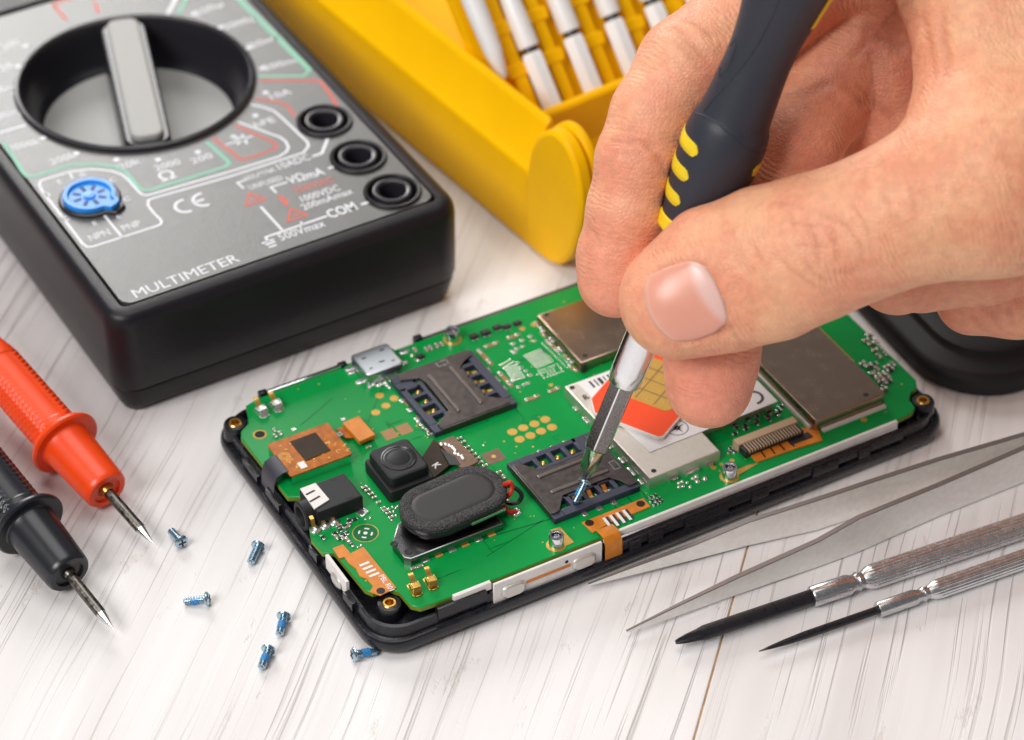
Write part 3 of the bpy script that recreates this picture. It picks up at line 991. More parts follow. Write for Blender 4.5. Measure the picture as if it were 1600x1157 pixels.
        k.loft([[(x, y, zz) for x, y in ((-.45, yy - .1), (.45, yy - .1), (.45, yy + .1), (-.45, yy + .1))] for yy, zz in ((.2, 1.3), (.9, 1.6), (1.5, 2.2), (1.9, 2.25))], mi=1, Mx=Tm)
        k.box(-.5, -1.9, 0, .5, -1.5, .3, .1, Mx=Tm)
        k.box(-.85, -.9, .2, -.7, .5, 1.4, .03, Mx=Tm).box(.7, -.9, .2, .85, .5, 1.4, .03, Mx=Tm)
        T.part('spring_contact', k, [m1, m2])
    spring(408, 645, M['solder'], M['gold'], .1)
    spring(431, 636, M['solder'], M['gold'], .1)
    spring(648, 922, M['gold'], M['gold'], -.1)
    spring(673, 912, M['gold'], M['gold'], -.1)

    # ---- kapton covered chip module
    u0, v0, u1, v1 = -54.2, -16.5, -42.0, -6.7
    km = T.part('sensor_module', MB().box(u0 + .2, v0 + .2, Z, u1 - .2, v1 - .2, 9.6, .2), M['chrome'])
    T.part('kapton_film', MB().prism(rrect(u0, v0, u1, v1, .4, 2), 9.62, 9.9, .06), M['kapton'], km)
    ch = F.pts(10, *z5((490, 680), (650, 622), (745, 733), (590, 800)))
    T.part('chip', MB().prism(ch, 9.85, 10.05, .06), M['kapton_dark'], km)
    kt = MB()
    for s_, x, y in (('G', 460, 800), ('C', 770, 740), ('S', 815, 705), ('E', 835, 735), ('L', 760, 700), ('R', 715, 690)):
        u, v = P(*z5((x, y))[0], 9.92)
        kt.text(s_, u, v, 1.2, 9.93, R(-60))
    for k in range(26):
        u = u0 + 1 + 10 * rnd.random()
        v = v0 + .8 + 8.2 * rnd.random()
        kt.box(u, v, 9.88, u + rnd.uniform(.2, .5), v + rnd.uniform(.15, .4), 9.97, .04)
    for c, rr_ in (((455, 770), .95), ((455, 770), .6)):
        u, v = P(*z5(c)[0], 9.92)
        kt.strip(circ(u, v, rr_, 18), 9.93, .13, close=True)
    T.part('gold_print', kt, M['gold_flat'], km, kind='stuff')
    u, v = P(473, 727, 9.95)
    T.part('pale_tab', MB().box(u - .7, v - .9, 9.9, u + .6, v + .9, 10.05, .05), M['sim_white'], km)
    bf = MB()
    w0, w1 = v1 - 4.2, v1 - .1
    path = [(-53.9, 9.85), (-55.0, 9.9), (-56.2, 9.3), (-56.8, 8.0), (-57.0, 6.5), (-57.1, 4.4)]
    w0, w1 = -15.2, -10.2
    rg = []
    for k, (x, z_) in enumerate(path):
        rg.append([(x, w0, z_), (x, w1, z_), (x - .12, w1, z_ + .18), (x - .12, w0, z_ + .18)])
    bf.loft([r_[::-1] for r_ in rg])
    T.part('black_ribbon', bf, M['flex_black'], km)
    # orange tail with square
    q0, q1, q2, q3 = z5((780, 598), (845, 580), (925, 650), (840, 655))
    tl = MB().prism(F.pts(8.2, q0, q1, q2, q3), 7.9, 8.15, .04)
    T.part('ribbon_tail', tl, M['kapton'], km)
    tw = MB().textfit('SS', P(*z5((778, 625))[0], 8.2), P(*z5((800, 648))[0], 8.2), 1.1, 8.18)
    T.part('white_print', tw, M['paper'], km)
    T.part('orange_square', MB().prism(F.pts(9, *z5((820, 560), (920, 517), (1025, 635), (925, 678))), 8.2, 9.0, .15), M['flex_orange'], km)

    # ---- usb connector
    u0, v0, u1, v1 = -30.0, 1.2, -22.2, 8.1
    ub = MB().prism(rrect(u0, v0, u1, v1, .7, 3), Z, 10.1, .35)
    usb = T.part('usb_socket', ub, mat('usb_tin', (.60, .63, .67), .30, 1))
    for uu, vv, a, b in ((-28.6, 5.8, .9, .35), (-24.6, 6.3, .9, .35), (-26.2, 3.4, 1.1, .3), (-28.6, 2.6, .6, .3), (-24.0, 2.6, .6, .3)):
        T.part('latch_cutout', MB().box(uu, vv, 10.1, uu + a, vv + b, 10.13, .01), M['hole'], usb)
    for k in range(5):
        uu = -27.8 + k * .95
        T.part('pin', MB().box(uu, v0 - 1.3, Z, uu + .4, v0 + .1, Z + .5, .1), M['solder'], usb)
    for c in ((549, 577, 1.3), (566, 597, 1.4), (628, 570, 1.2), (632, 551, 1.1), (549, 583, .8)):
        u, v = P(c[0], c[1], Z)
        T.part('anchor_tab', MB().prism(rrect(u - c[2], v - .6, u + c[2], v + .6, .5, 3), Z, Z + .4, .18), M['solder'], usb)

    # ---- sim slots: navy tray, tin cover, gold contacts.  local a (0..17) across, b (0..17) from open edge
    def sim_slot(o, ax, mirror):
        """o: corner, ax: angle of local +x in the phone frame"""
        Tm = Matrix.Translation((o[0], o[1], Z)) @ Matrix.Rotation(R(ax), 4, 'Z')
        if mirror:
            Tm = Tm @ Matrix.Diagonal((1, 1, 1, 1))
        Wd, D, h = 17.0, 17.4, 1.9
        tray = MB()
        # frame bars of the tray leave windows where the board shows
        bars = [(0, 0, 17, 2.2), (0, 15.6, 4.2, 17.4), (12.8, 15.6, 17, 17.4), (0, 2.2, 1.7, 5.0), (15.3, 2.2, 17, 17.4), (0, 5.0, 1.2, 13.8), (0, 13.0, 3.4, 15.6)]
        for k in range(4):
            y = 4.3 + k * 3.0
            bars.append((1.2, y, 4.6, y + .9))
            bars.append((12.4, y, 15.3, y + .9))
        bars += [(3.9, 2.2, 4.7, 14), (12.3, 2.2, 13.1, 15)]
        for b in bars:
            tray.box(b[0], b[1], 0, b[2], b[3], 1.25 + .1 * ((b[0] * 7 + b[1] * 3) % 1), .12, Mx=Tm)
        root_ = T.part('sim_slot', tray, M['navy'])
        cov = MB().prism([(1.4, .3), (15.8, .3), (15.8, 1.6), (12.6, 4.2), (12.6, 13.6), (14.2, 14.9), (16.2, 15.6), (16.2, 17.5), (1.6, 17.5), (1.2, 15.8), (4.6, 14.6), (5.0, 13.0), (5.0, 4.0), (1.4, 1.6)], 1.3, 1.62, .08, Mx=Tm)
        cov.box(1.5, -.05, .2, 15.7, .35, 1.5, .1, Mx=Tm)
        T.part('slot_cover', cov, M['sim_cover'], root_)
        for x in (6.4, 11.0):
            T.part('pressed_rib', MB().prism(rrect(x - .42, 2.6, x + .42, 14.6, .35, 3), 1.6, 1.84, .2, Mx=Tm), M['rib'], root_)
        T.part('pressed_square', MB().strip([(9.2, 15.6), (11.4, 15.6), (11.4, 16.8), (9.2, 16.8)], 1.64, .12, Mx=Tm, close=True), M['steel'], root_)
        for k in range(3):
            y = 5.9 + k * 3.0
            g = MB().box(12.9, y - .35, .5, 15.4, y + .35, .75, .08, Mx=Tm)
            g.loft([[(x, yy, zz) for yy in (y - .4, y + .4)] + [(x, yy, zz - .15) for yy in (y + .4, y - .4)] for x, zz in ((12.7, .9), (13.4, 1.25), (14.2, .8))], Mx=Tm)
            T.part('gold_contact', g, M['gold'], root_)
            T.part('gold_contact', MB().lathe([(.55, .3), (.5, .9), (.25, 1.15), (.01, 1.2)], 12, Tm @ Matrix.Translation((2.9, y, 0)), cap0=False, cap1=False), M['gold'], root_)
            T.part('contact_foot', MB().box(-.9, y - .5, 0, .1, y + .5, .3, .1, Mx=Tm), M['solder'], root_)
            T.part('contact_foot', MB().box(16.9, y - .5, 0, 17.9, y + .5, .3, .1, Mx=Tm), M['solder'], root_)
    sim_slot((-25.9, -17.6), 0, False)
    sim_slot((-18.6, -31.0), -90, False)

    # ---- camera
    CT = 12.0
    cu0, cv0, cu1, cv1 = F.rect(CT, (574, 705), (628, 685), (673, 728), (609, 750))
    cb = MB().prism(rrect(cu0 - .6, cv0 - .9, cu1 + .3, cv1 + .2, .6, 3), Z, 10.0, .3)
    cmr = T.part('camera_module', cb, M['black_matte'])
    T.part('camera_housing', MB().prism(rrect(cu0, cv0, cu1, cv1, 1.2, 4), 9.7, CT, .5), M['black_matte'], cmr)
    u, v = P(623, 716, CT)
    Tm = Matrix.Translation((u, v, CT - 13.0))
    T.part('lens_ring', MB().lathe([(3.25, 12.95), (3.2, 13.12), (2.95, 13.15), (2.8, 13.02), (2.5, 13.05), (2.2, 12.7)], 40, Tm, cap0=False, cap1=False), M['dark_gloss'], cmr)
    T.part('lens', MB().lathe([(2.3, 12.98), (1.8, 13.02), (.9, 13.06), (.01, 13.07)], 32, Tm, cap0=False, cap1=False), mat('lens_glass', (.008, .008, .010), .3, spec=.3), cmr)
    # flex beside the camera
    T.part('camera_ribbon', MB().prism(F.pts(8.6, *z7((400, 850), (470, 740), (600, 880), (470, 985))), 8.2, 8.6, .05), M['kapton_dark'], cmr)
    br = T.part('stiffener', MB().prism(F.pts(9, *z7((497, 760), (592, 722), (752, 880), (650, 935))), 8.5, 9.0, .1), M['flex_brown'], cmr)
    T.part('ribbon_window', MB().prism(F.pts(9, *z7((510, 800), (560, 830), (600, 850), (640, 905), (570, 905))), 9.0, 9.04), M['chip_dark'], cmr)
    sd = MB()
    for k, (x, y) in enumerate(((518, 778), (545, 778), (568, 785), (585, 795), (595, 803), (603, 815), (605, 835), (625, 842), (645, 852), (652, 864))):
        u, v = P(*z7((x, y))[0], 9.05)
        sd.lathe([(.42, 9.0), (.38, 9.2), (.2, 9.3), (.01, 9.33)], 10, Matrix.Translation((u, v, 0)), cap0=False, cap1=False)
    T.part('solder_row', sd, M['solder'], cmr, kind='stuff')
    T.part('white_mark', MB().textfit('K', P(*z7((455, 908))[0], 8.65), P(*z7((485, 930))[0], 8.65), 2.0, 8.66, bold=.03), M['paper'], cmr)

    # ---- speaker on its shield can
    A, B, C = P(614, 845, 9.2), P(633, 874, 9.2), P(783.5, 814, 9.2)
    u0, v0, u1 = B[0], -44.8, C[0]
    can_p = [(u0, v0 + .9), (u0 + .9, v0), (u1, v0), (u1, -33.5), (-36, -33.0), (-43.2, -36.0), (u0, -39.6)]
    can = T.part('speaker_can', MB().prism(can_p, Z, 9.2, .22), M['dark_metal'])
    for c in ((z6((678, 578))[0]), (z6((762, 626))[0])):
        u, v = P(*c, 9.25)
        T.part('can_hole', MB().lathe([(.7, 9.2), (.62, 9.3), (.5, 9.28), (.01, 9.22)], 16, Matrix.Translation((u, v, 0)), mi=0, cap0=False, cap1=False), M['hole'], can)
    for k in range(6):
        uu = u0 + 3 + k * 2.6
        T.part('can_joint', MB().box(uu, v0 - .55, Z, uu + 1.4, v0 - .02, Z + .25, .08), M['gold_flat'] if k % 2 else M['solder'], can)
    # racetrack
    sl, sr = Vector(P(628, 776, 13.3)), Vector(P(786, 752, 13.3))
    cs = Vector(P(708, 777, 12.5))
    d = Vector(P(766, 748, 13.3)) - Vector(P(648, 800, 13.3))
    an = math.atan2(d.y, d.x)
    Tm = Matrix.Translation((cs.x, cs.y, 0)) @ Matrix.Rotation(an, 4, 'Z')
    hl, hw, rr_ = 9.9, 5.95, 5.7
    rt = lambda i, z_: [(x, y, z_) for x, y in rrect(-hl + i, -hw + i, hl - i, hw - i, rr_ - i, 12)]
    spk = T.part('speaker', MB().loft([rt(1.1, 9.2), rt(1.1, 9.8), rt(.3, 10.1), rt(0, 10.5), rt(0, 11.8), rt(.15, 12.2)], Mx=Tm), M['dark_gloss'])
    T.part('speaker_cloth', MB().loft([rt(-.05, 11.6), rt(-.05, 12.25), rt(.15, 12.5), rt(.6, 12.62), rt(1.7, 12.58), rt(2.1, 12.48)], False, False, Mx=Tm), M['mesh_cloth'], spk)
    T.part('speaker_membrane', MB().loft([rt(2.1, 12.44), rt(2.15, 12.48), rt(3.0, 12.5), rt(4.2, 12.5)], False, True, Mx=Tm), mat('membrane', (.026, .023, .025), .5, spec=.35, bump=.08, bump_scale=3000), spk)
    T.part('speaker_rim', MB().box(0, -hw - .10, 10.4, 7.0, -hw + .3, 11.0, .1, Mx=Tm), M['steel'], spk)
    e = Vector(P(785, 768, 11.5))
    s1, s2 = Vector(P(793, 799, Z)), Vector(P(808, 798, Z))

    def wire(pix, m):
        T.part('wire', MB().tube([Vector((*P(x, y, z_), z_)) for x, y, z_ in pix], .42, 8), m, spk)

    def smooth(pts, n=6):
        out = []
        P_ = [Vector(p) for p in pts]
        P_ = [P_[0]] + P_ + [P_[-1]]
        for i in range(1, len(P_) - 2):
            for k in range(n):
                t = k / n
                a, b, c, d_ = P_[i - 1], P_[i], P_[i + 1], P_[i + 2]
                out.append(.5 * ((2 * b) + (c - a) * t + (2 * a - 5 * b + 4 * c - d_) * t * t + (3 * b - a - 3 * c + d_) * t ** 3))
        out.append(P_[-2])
        return [tuple(p) for p in out]
    wire(smooth([(784, 757, 11.6), (790, 757, 13.0), (797, 754, 13.6), (800, 760, 12.8), (797, 772, 11.6), (789, 778, 10.4), (785, 772, 10)]), M['wire_red'])
    wire(smooth([(786, 784, 8.6), (790, 795, 8.6), (797, 801, 8.4), (806, 799, 8.1)]), M['wire_red'])
    wire(smooth([(785, 757, 12.4), (797, 760, 12.6), (808, 765, 11.6), (815, 774, 10.2), (811, 784, 9), (800, 787, 8.6), (790, 785, 8.3)]), M['wire_black'])
    put('solder_dot', dot_me, [(808, 798), (811, 802), (793, 783), (805, 804)], 0, 1.5)

    # ---- headphone jack
    JT = 10.7
    ju0, jv0, ju1, jv1 = F.rect(JT, (468, 764), (533, 741), (565, 773), (503, 799))
    jk = T.part('headphone_jack', MB().prism([(ju0, jv0), (ju1, jv0), (ju1, jv1), (ju0, jv1)], 6.4, JT, .3), M['black_matte'])
    Tm = Matrix.Translation((ju0 - 1.9, (jv0 + jv1) / 2 - .3, 8.0)) @ Matrix.Rotation(R(90), 4, 'Y')
    T.part('jack_barrel', MB().lathe([(2.75, 2.2), (2.75, .2), (2.5, 0), (1.9, 0), (1.75, .3), (1.7, 2.0), (.01, 2.0)][::-1], 28, Tm, cap0=False, cap1=False), M['black_matte'], jk)
    T.part('jack_bore', MB().lathe([(.01, 1.6), (1.75, 1.6)][::-1], 24, Tm, cap0=False, cap1=False), M['hole'], jk)
    cq = F.pts(JT, (469, 765), (493, 756), (515, 782), (491, 797))
    T.part('jack_clip', MB().prism(cq, JT - .05, JT + .22, .06), M['white_plate'], jk)
    for a, b in (((478, 775), (492, 768)), ((484, 786), (500, 777))):
        T.part('clip_slit', MB().strip([P(*a, JT), P(*b, JT)], JT + .24, .42), M['hole'], jk)
    T.part('jack_notch', MB().prism(F.pts(JT, *z5((840, 1020), (870, 1008), (885, 1022), (855, 1034))), JT - .05, JT + .04), M['hole'], jk)
    T.part('jack_notch', MB().prism(F.pts(JT, *z5((745, 915), (775, 903), (785, 912), (757, 924))), JT - .05, JT + .04), M['hole'], jk)
    for x, y in ((205, 500), (262, 478), (318, 455)):
        u, v = P(*z6((x, y))[0], Z)
        pn = MB().loft([[(u + a, v + dy + b, zz) for a, b in ((-.35, -.12), (.35, -.12), (.35, .12), (-.35, .12))] for dy, zz in ((2.0, 9.6), (1.2, 9.4), (.9, 8.4), (.2, 7.9))][::-1])
        T.part('jack_pin', pn, M['gold'], jk)
        T.part('jack_solder', MB().lathe([(.95, Z), (.9, Z + .3), (.55, Z + .6), (.01, Z + .7)], 14, Matrix.Translation((u, v, 0)), cap0=False, cap1=False), M['solder'], jk)

    # ---- power key and its orange flex at the near left corner
    kq = F.pts(8.0, (544, 861), (567, 855), (620, 921), (594, 934))
    kf = T.part('power_key_flex', MB().prism(F.pts(Z, (520, 858), (536, 852), (548, 866), (568, 856), (619.5, 920), (594, 932), (578, 926), (583, 918), (573, 906), (562, 902), (556, 890), (545, 882), (538, 872), (530, 874)), Z + .02, Z + .22, .04), M['flex_orange'])
    for k in range(4):
        a, b = (567 + k * 5.0, 883 + k * 5.6), (577 + k * 5.2, 880 + k * 5.6)
        T.part('flex_finger', MB().strip([P(a[0] - 5, a[1] + 3, Z), P(*b, Z)], Z + .25, .50), M['paper'], kf)
    T.part('flex_hole', MB().prism(circ(*P(595, 925, Z), .75, 16), Z + .2, Z + .26), M['hole'], kf)
    T.part('flex_print', MB().textfit('PBL R01', P(591, 902, Z), P(609, 926, Z), 1.4, Z + .26), M['paper'], kf)
    pv0, pv1 = P(516, 866, 7.3)[1], P(557, 906, 7.3)[1]
    pu = -56.55
    T.part('key_plate', MB().box(pu - .3, pv1, 2.6, pu + .3, pv0, 7.6, .1), M['white_plate'], kf)
    Tm = Matrix.Translation((pu - .3, (pv0 + pv1) / 2 - .3, 4.9)) @ Matrix.Rotation(R(-90), 4, 'Y')
    T.part('key_dome', MB().loft([[(x * s_, y * s_, h_) for x, y in circ(0, 0, 1.25, 24, 2.0)] for s_, h_ in ((1, 0), (.95, .25), (.7, .5), (.3, .62))], Mx=Tm), M['dome'], kf)

    # ---- volume key plate on the near long side
    fv = -56.0
    vk = T.part('volume_key_plate', MB().box(-35.3, fv - .25, 2.3, -13.9, fv + .25, 7.9, .1), M['white_plate'])
    for uu in (-31.6, -17.6):
        Tm = Matrix.Translation((uu, fv - .25, 5.2)) @ Matrix.Rotation(R(90), 4, 'X')
        T.part('key_dome', MB().loft([[(x * s_, y * s_, h_) for x, y in rrect(-2.4, -1.35, 2.4, 1.35, 1.2, 5)] for s_, h_ in ((1, 0), (.96, .35), (.8, .6))], Mx=Tm), M['dome'], vk)
    Tm = Matrix.Translation((0, fv - .25, 0)) @ Matrix.Rotation(R(90), 4, 'X')
    T.part('copper_stripe', MB().box(-29.0, 5.2, 0, -20.2, 5.9, .06, .01, Mx=Tm), M['flex_orange'], vk)
    T.part('plate_hole', MB().prism(circ(-21.0, 6.6, .35, 12), 0, .05, Mx=Tm), M['hole'], vk)

    # ---- small orange flex that folds over the near edge
    ff = T.part('volume_flex', MB().prism(F.pts(Z, (909, 818), (1005, 780), (1016, 793), (985, 806), (960, 815), (926, 834)), Z + .02, Z + .24, .05), M['flex_orange'])
    a, b = P(934, 832, Z), P(955, 824, Z)
    fu0, fu1 = a[0] - .3, b[0] + .4
    fold = [(-53.0, Z + .26), (-54.6, 8.1), (-55.5, 8.05), (-55.9, 7.6), (-56.35, 6.6), (-56.45, 4.4), (-56.5, 2.6)]
    T.part('folded_ribbon', MB().loft([[(fu0, y, z_), (fu1, y, z_), (fu1, y - .14, z_ + .1), (fu0, y - .14, z_ + .1)] for y, z_ in fold][::1]), M['flex_orange'], ff)
    for k in range(4):
        c0, c1 = (943 + k * 10.2, 811 - k * 4.0), (956 + k * 10.0, 828 - k * 4.6)
        T.part('flex_finger', MB().strip([P(*c0, Z), P(*c1, Z)], Z + .27, .55), M['paper'], ff)
        T.part('finger_gap', MB().strip([P(c0[0] + 4.5, c0[1] - 1, Z), P(c1[0] + 2.5, c1[1] - 3, Z)], Z + .265, .5), M['chip_dark'], ff)
    for c in ((921, 819), (1001, 789)):
        T.part('flex_hole', MB().prism(circ(*P(*c, Z), .8, 16), Z + .2, Z + .27), M['kapton_dark'], ff)

    # ---- threaded posts
    def post(px, py, pad=None):
        u, v = P(px, py, Z)
        Tm = Matrix.Translation((u, v, 0))
        po = T.part('threaded_post', MB().lathe([(1.35, Z), (1.35, Z + 2.3), (1.2, Z + 2.5), (.85, Z + 2.5), (.75, Z + 2.2), (.72, Z + .6), (.01, Z + .5)], 22, Tm, cap0=False, cap1=False), M['chrome'])
        T.part('post_ring', MB().lathe([(1.75, Z), (1.75, Z + .06), (1.3, Z + .08)], 22, Tm, cap0=False, cap1=False), M['gold_flat'], po)
        if pad:
            T.part('post_pad', MB().prism(F.pts(Z, *pad), Z + .01, Z + .07, .02), M['gold_flat'], po)
    post(869, 852, [(860, 829), (875, 824), (897, 848), (880, 855)])
    post(1139.5, 745, [(1142, 738), (1170, 727), (1186, 724), (1150, 745)])
    post(707, 531)

    # ---- shield cans
    def can(name, poly, z0, z1, m, holes=(), joints=0):
        o = T.part(name, MB().prism(poly, z0, z1, .22), m)
        for px, py in holes:
            u, v = P(px, py, z1)
            T.part('can_hole', MB().prism(circ(u, v, .5, 14), z1, z1 + .03), M['hole'], o)
        return o
    s1 = can('shield_can', [(.6, -48.2), (15.4, -48.2), (15.4, -40.9), (31.6, -40.9), (31.6, -19.2), (.2, -19.2)], Z, 10.0, M['shield'], ((894, 606), (1021.5, 736)))
    for k, (uu, w) in enumerate(((4.8, 1.5), (8.2, 2.6), (12.6, 1.2))):
        T.part('can_joint', MB().box(uu, -48.75, Z, uu + w, -48.22, Z + .8, .12), M['solder'] if k % 2 else M['steel'], s1)
    for vv, w in ((-47, 1.4), (-44.3, 2.4), (-40.5, 1.6), (-36, 2.2), (-31, 1.2), (-28, 1.8), (-24, 1.2)):
        T.part('can_joint', MB().box(-.25, vv, Z, .35, vv + w, Z + .55, .12), M['solder'], s1)
    st = MB().prism([(4.2, -42.4), (31.8, -42.0), (31.8, -19.6), (2.6, -19.4)], 10.01, 10.12, .02)
    so = T.part('paper_sticker', st, M['paper'], s1)
    ik = MB()
    for k, (x, w) in enumerate(((0, .45), (1.15, .3), (1.75, .7), (2.9, .3), (3.6, .5))):
        u, v = P(925 + k * 7.0, 601 - k * 2.6, 10.12)
        ik.strip([(u, v + 1.0), (u, v - 1.0)], 10.14, w)
    u, v = P(1058, 669, 10.1)
    ik.strip(circ(u, v, 2.0, 30), 10.14, .16, close=True)
    for k in range(8):
        a = k * math.pi / 4 + .2
        ln = 1.7 if k % 2 == 0 else 1.0
        ik.add([(u + .28 * math.cos(a + 1.2), v + .28 * math.sin(a + 1.2), 10.14), (u + ln * math.cos(a), v + ln * math.sin(a), 10.14), (u + .28 * math.cos(a - 1.2), v + .28 * math.sin(a - 1.2), 10.14)][::-1], [(0, 1, 2)])
    u, v = P(1177, 622, 10.1)
    ik.strip([(u + 1.7 * math.cos(R(t)), v + 1.7 * math.sin(R(t))) for t in range(-100, 91, 10)], 10.14, .55)
    u, v = P(922, 628, 10.1)
    ik.text('R', u - .6, v + .9, 1.8, 10.14)
    T.part('sticker_print', ik, M['ink'], s1, kind='stuff')
    g1 = can('shield_can', [(6.4, -14.6), (24, -14.6), (24, 1.6), (6.4, 1.6)], Z, 9.7, M['shield_brown'], ((854, 492), (914, 556)))
    for vv in (-12, -8.2, -5, -1.5):
        T.part('can_joint', MB().box(5.9, vv, Z, 6.45, vv + 1.5, Z + .6, .12), M['solder'], g1)
    T.part('can_clip', MB().box(6.5, -15.1, Z, 7.4, -14.62, 9.4, .1), M['chip_dark'], g1)
    b1 = can('shield_can', rrect(34.6, -50.1, 50.2, -24.0, .8, 4), Z, 10.3, M['shield_brown'], ((1353, 617),))
    T.part('can_joint', MB().box(36, -50.9, Z, 49.8, -50.15, Z + .6, .15), M['white_plate'], b1)
    T.part('can_joint', MB().box(34.0, -49, Z, 34.55, -26, Z + .9, .15), M['white_plate'], b1)
    T.part('gold_edge', MB().box(50.3, -39, Z, 50.9, -20, 9.6, .1), M['gold'], b1)
    # ---- board connector
    cn = T.part('ribbon_connector', MB().box(19.8, -49.9, Z, 32.2, -47.6, 9.0, .15), M['chip_dark'])
    T.part('connector_latch', MB().box(19.6, -47.8, Z, 32.5, -46.0, 9.3, .2), M['conn_tan'], cn)
    for k in range(19):
        T.part('connector_pin', MB().box(20.5 + k * .6, -50.05, 8.6, 20.72 + k * .6, -47.5, 9.12, .04), M['conn_tan'], cn)
    T.part('ribbon_cable', MB().prism(F.pts(Z, (1168, 708), (1182, 724), (1245, 702), (1285, 690), (1278, 672), (1248, 670)), Z + .02, Z + .3, .06), M['flex_orange'], cn)
    for k in range(4):
        T.part('cable_line', MB().strip([P(1186 + k * 15, 704 - k * 5, Z), P(1196 + k * 15, 717 - k * 5.6, Z)], Z + .33, .3), M['kapton_dark'], cn)
    T.part('cable_window', MB().prism(F.pts(Z, (1228, 690), (1262, 678), (1270, 685), (1236, 698)), Z + .3, Z + .5, .06), M['chip_dark'], cn)
    return T


build_phone()


def build_sim_card():
    F = PF
    z0 = 10.2
    A, B = Vector(F.p(908.6, 643, z0)), Vector(F.p(1034, 691, z0))
    x = (B - A).normalized()
    Lx = (B - A).length
    c = F.p(1060, 654, z0)
    y = Vector((-x.y, x.x))
    ang = math.atan2(x.y, x.x)
    W, H = Lx, 24.5
    base = F.world(A.x, A.y, z0)
    T = Thing('sim_card', 'orange SIM card with gold contact plate lying on the white sticker', 'SIM card', base, F.a + ang)
    # clipped corner at the left
    card = [(2.6, 0), (W - .8, 0), (W, .8), (W, H - .8), (W - .8, H), (.8, H), (0, H - .8), (0, 3.2)]
    bd = MB().prism(card, 0, .7, .06)
    T.part('card_body', bd, M['sim_white'])
    T.part('orange_print', MB().prism(inset(ccw(card), .22), .7, .73, .01), M['sim_orange'])
    ch = T.part('contact_plate', MB().prism(rrect(3.6, 7.0, 14.2, 19.2, 1.2, 4), .73, .80, .02), M['gold_flat'])
    ln = MB()
    for yy in (10.2, 13.2, 16.2):
        ln.strip([(3.7, yy), (14.1, yy)], .82, .2)
    for xx in (7.0, 10.8):
        ln.strip([(xx, 7.5), (xx, 19.1)], .825, .2)
    T.part('contact_groove', ln, M['flex_brown'], ch)


build_sim_card()


# ------------------------------------------------------------------ test probes
def build_probe(name, label, collar_px, tip_px, m, nose_f, group):
    C_, Tp = at(*collar_px, 6.7), at(*tip_px, 2.6)
    D = (Tp - C_).length
    Mx = axis_matrix(C_, Tp)
    T = Thing(name, label, 'test probe', (0, 0, 0), 0, (C_.x, C_.y, 0), group)
    T.root.location = Vector((C_.x, C_.y, 0)) * S
    n = D * nose_f
    h = MB()
    N = 96
    rings = []
    t = -78.0
    while t <= -.8:
        r0 = 4.45 if t > -24 else 4.45 - min(1, (-24 - t) / 5) * .75
        rg = []
        for i in range(N):
            a = 2 * math.pi * i / N
            # smooth grip pad faces up, knurling on both flanks
            wx, wy, wz = (Mx.to_3x3() @ Vector((math.cos(a), math.sin(a), 0)))
            pad = max(0.0, min(1.0, (wz - .80) * 9))
            kn = math.sin(t * 2 * math.pi / 1.15 + 2.2 * math.sin(a * 12)) * (1 - pad)
            if not -23 < t < -2.5:
                kn = 0
            r = r0 + .17 * kn - .22 * pad * (1 if -22 < t < -3.5 else 0)
            rg.append((r * math.cos(a), r * math.sin(a), t))
        rings.append(rg)
        t += .19 if t > -25 else 2.0
    h.loft(rings, Mx=Mx)
    T.part('handle', h, m, sharp=60)
    T.part('finger_guard', MB().lathe([(4.4, -2.2), (5.2, -1.5), (6.4, -.9), (6.75, -.4), (6.75, .1), (6.4, .45), (5.0, .5), (4.7, .9)], 56, Mx), m)
    T.part('nose', MB().lathe([(4.9, .3), (4.75, 1.0), (4.6, 2), (4.15, n - 1.2), (4.05, n - .5), (3.75, n - .05), (3.2, n), (2.75, n - .05), (2.65, n - .55), (1.2, n - .6)], 48, Mx), m)
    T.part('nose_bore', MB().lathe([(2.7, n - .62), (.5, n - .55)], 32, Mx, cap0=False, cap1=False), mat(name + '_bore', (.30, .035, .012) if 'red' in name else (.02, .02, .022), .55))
    tip = T.part('needle', MB().lathe([(.98, n - 1), (.98, D - 4.3), (.9, D - 4.0)], 24, Mx), M['needle'])
    T.part('needle_point', MB().lathe([(.92, D - 4.1), (.80, D - 3.3), (.06, D)], 24, Mx), M['needle_tip'], tip)
    T.part('solder_bead', MB().lathe([(1.3, n - .7), (1.25, n - .2), (.95, n + .5)], 18, Mx), M['gold'] if 'red' in name else M['needle'], tip)
    return T


build_probe('red_probe', 'orange-red test probe with knurled handle and pointed metal needle beside the multimeter', (102, 693), (240, 850), M['probe_red'], .485, 'test probes of the multimeter')
build_probe('black_probe', 'black test probe with ribbed handle lying at the left edge below the red one', (46, 820), (178, 984), M['probe_black'], .485, 'test probes of the multimeter')


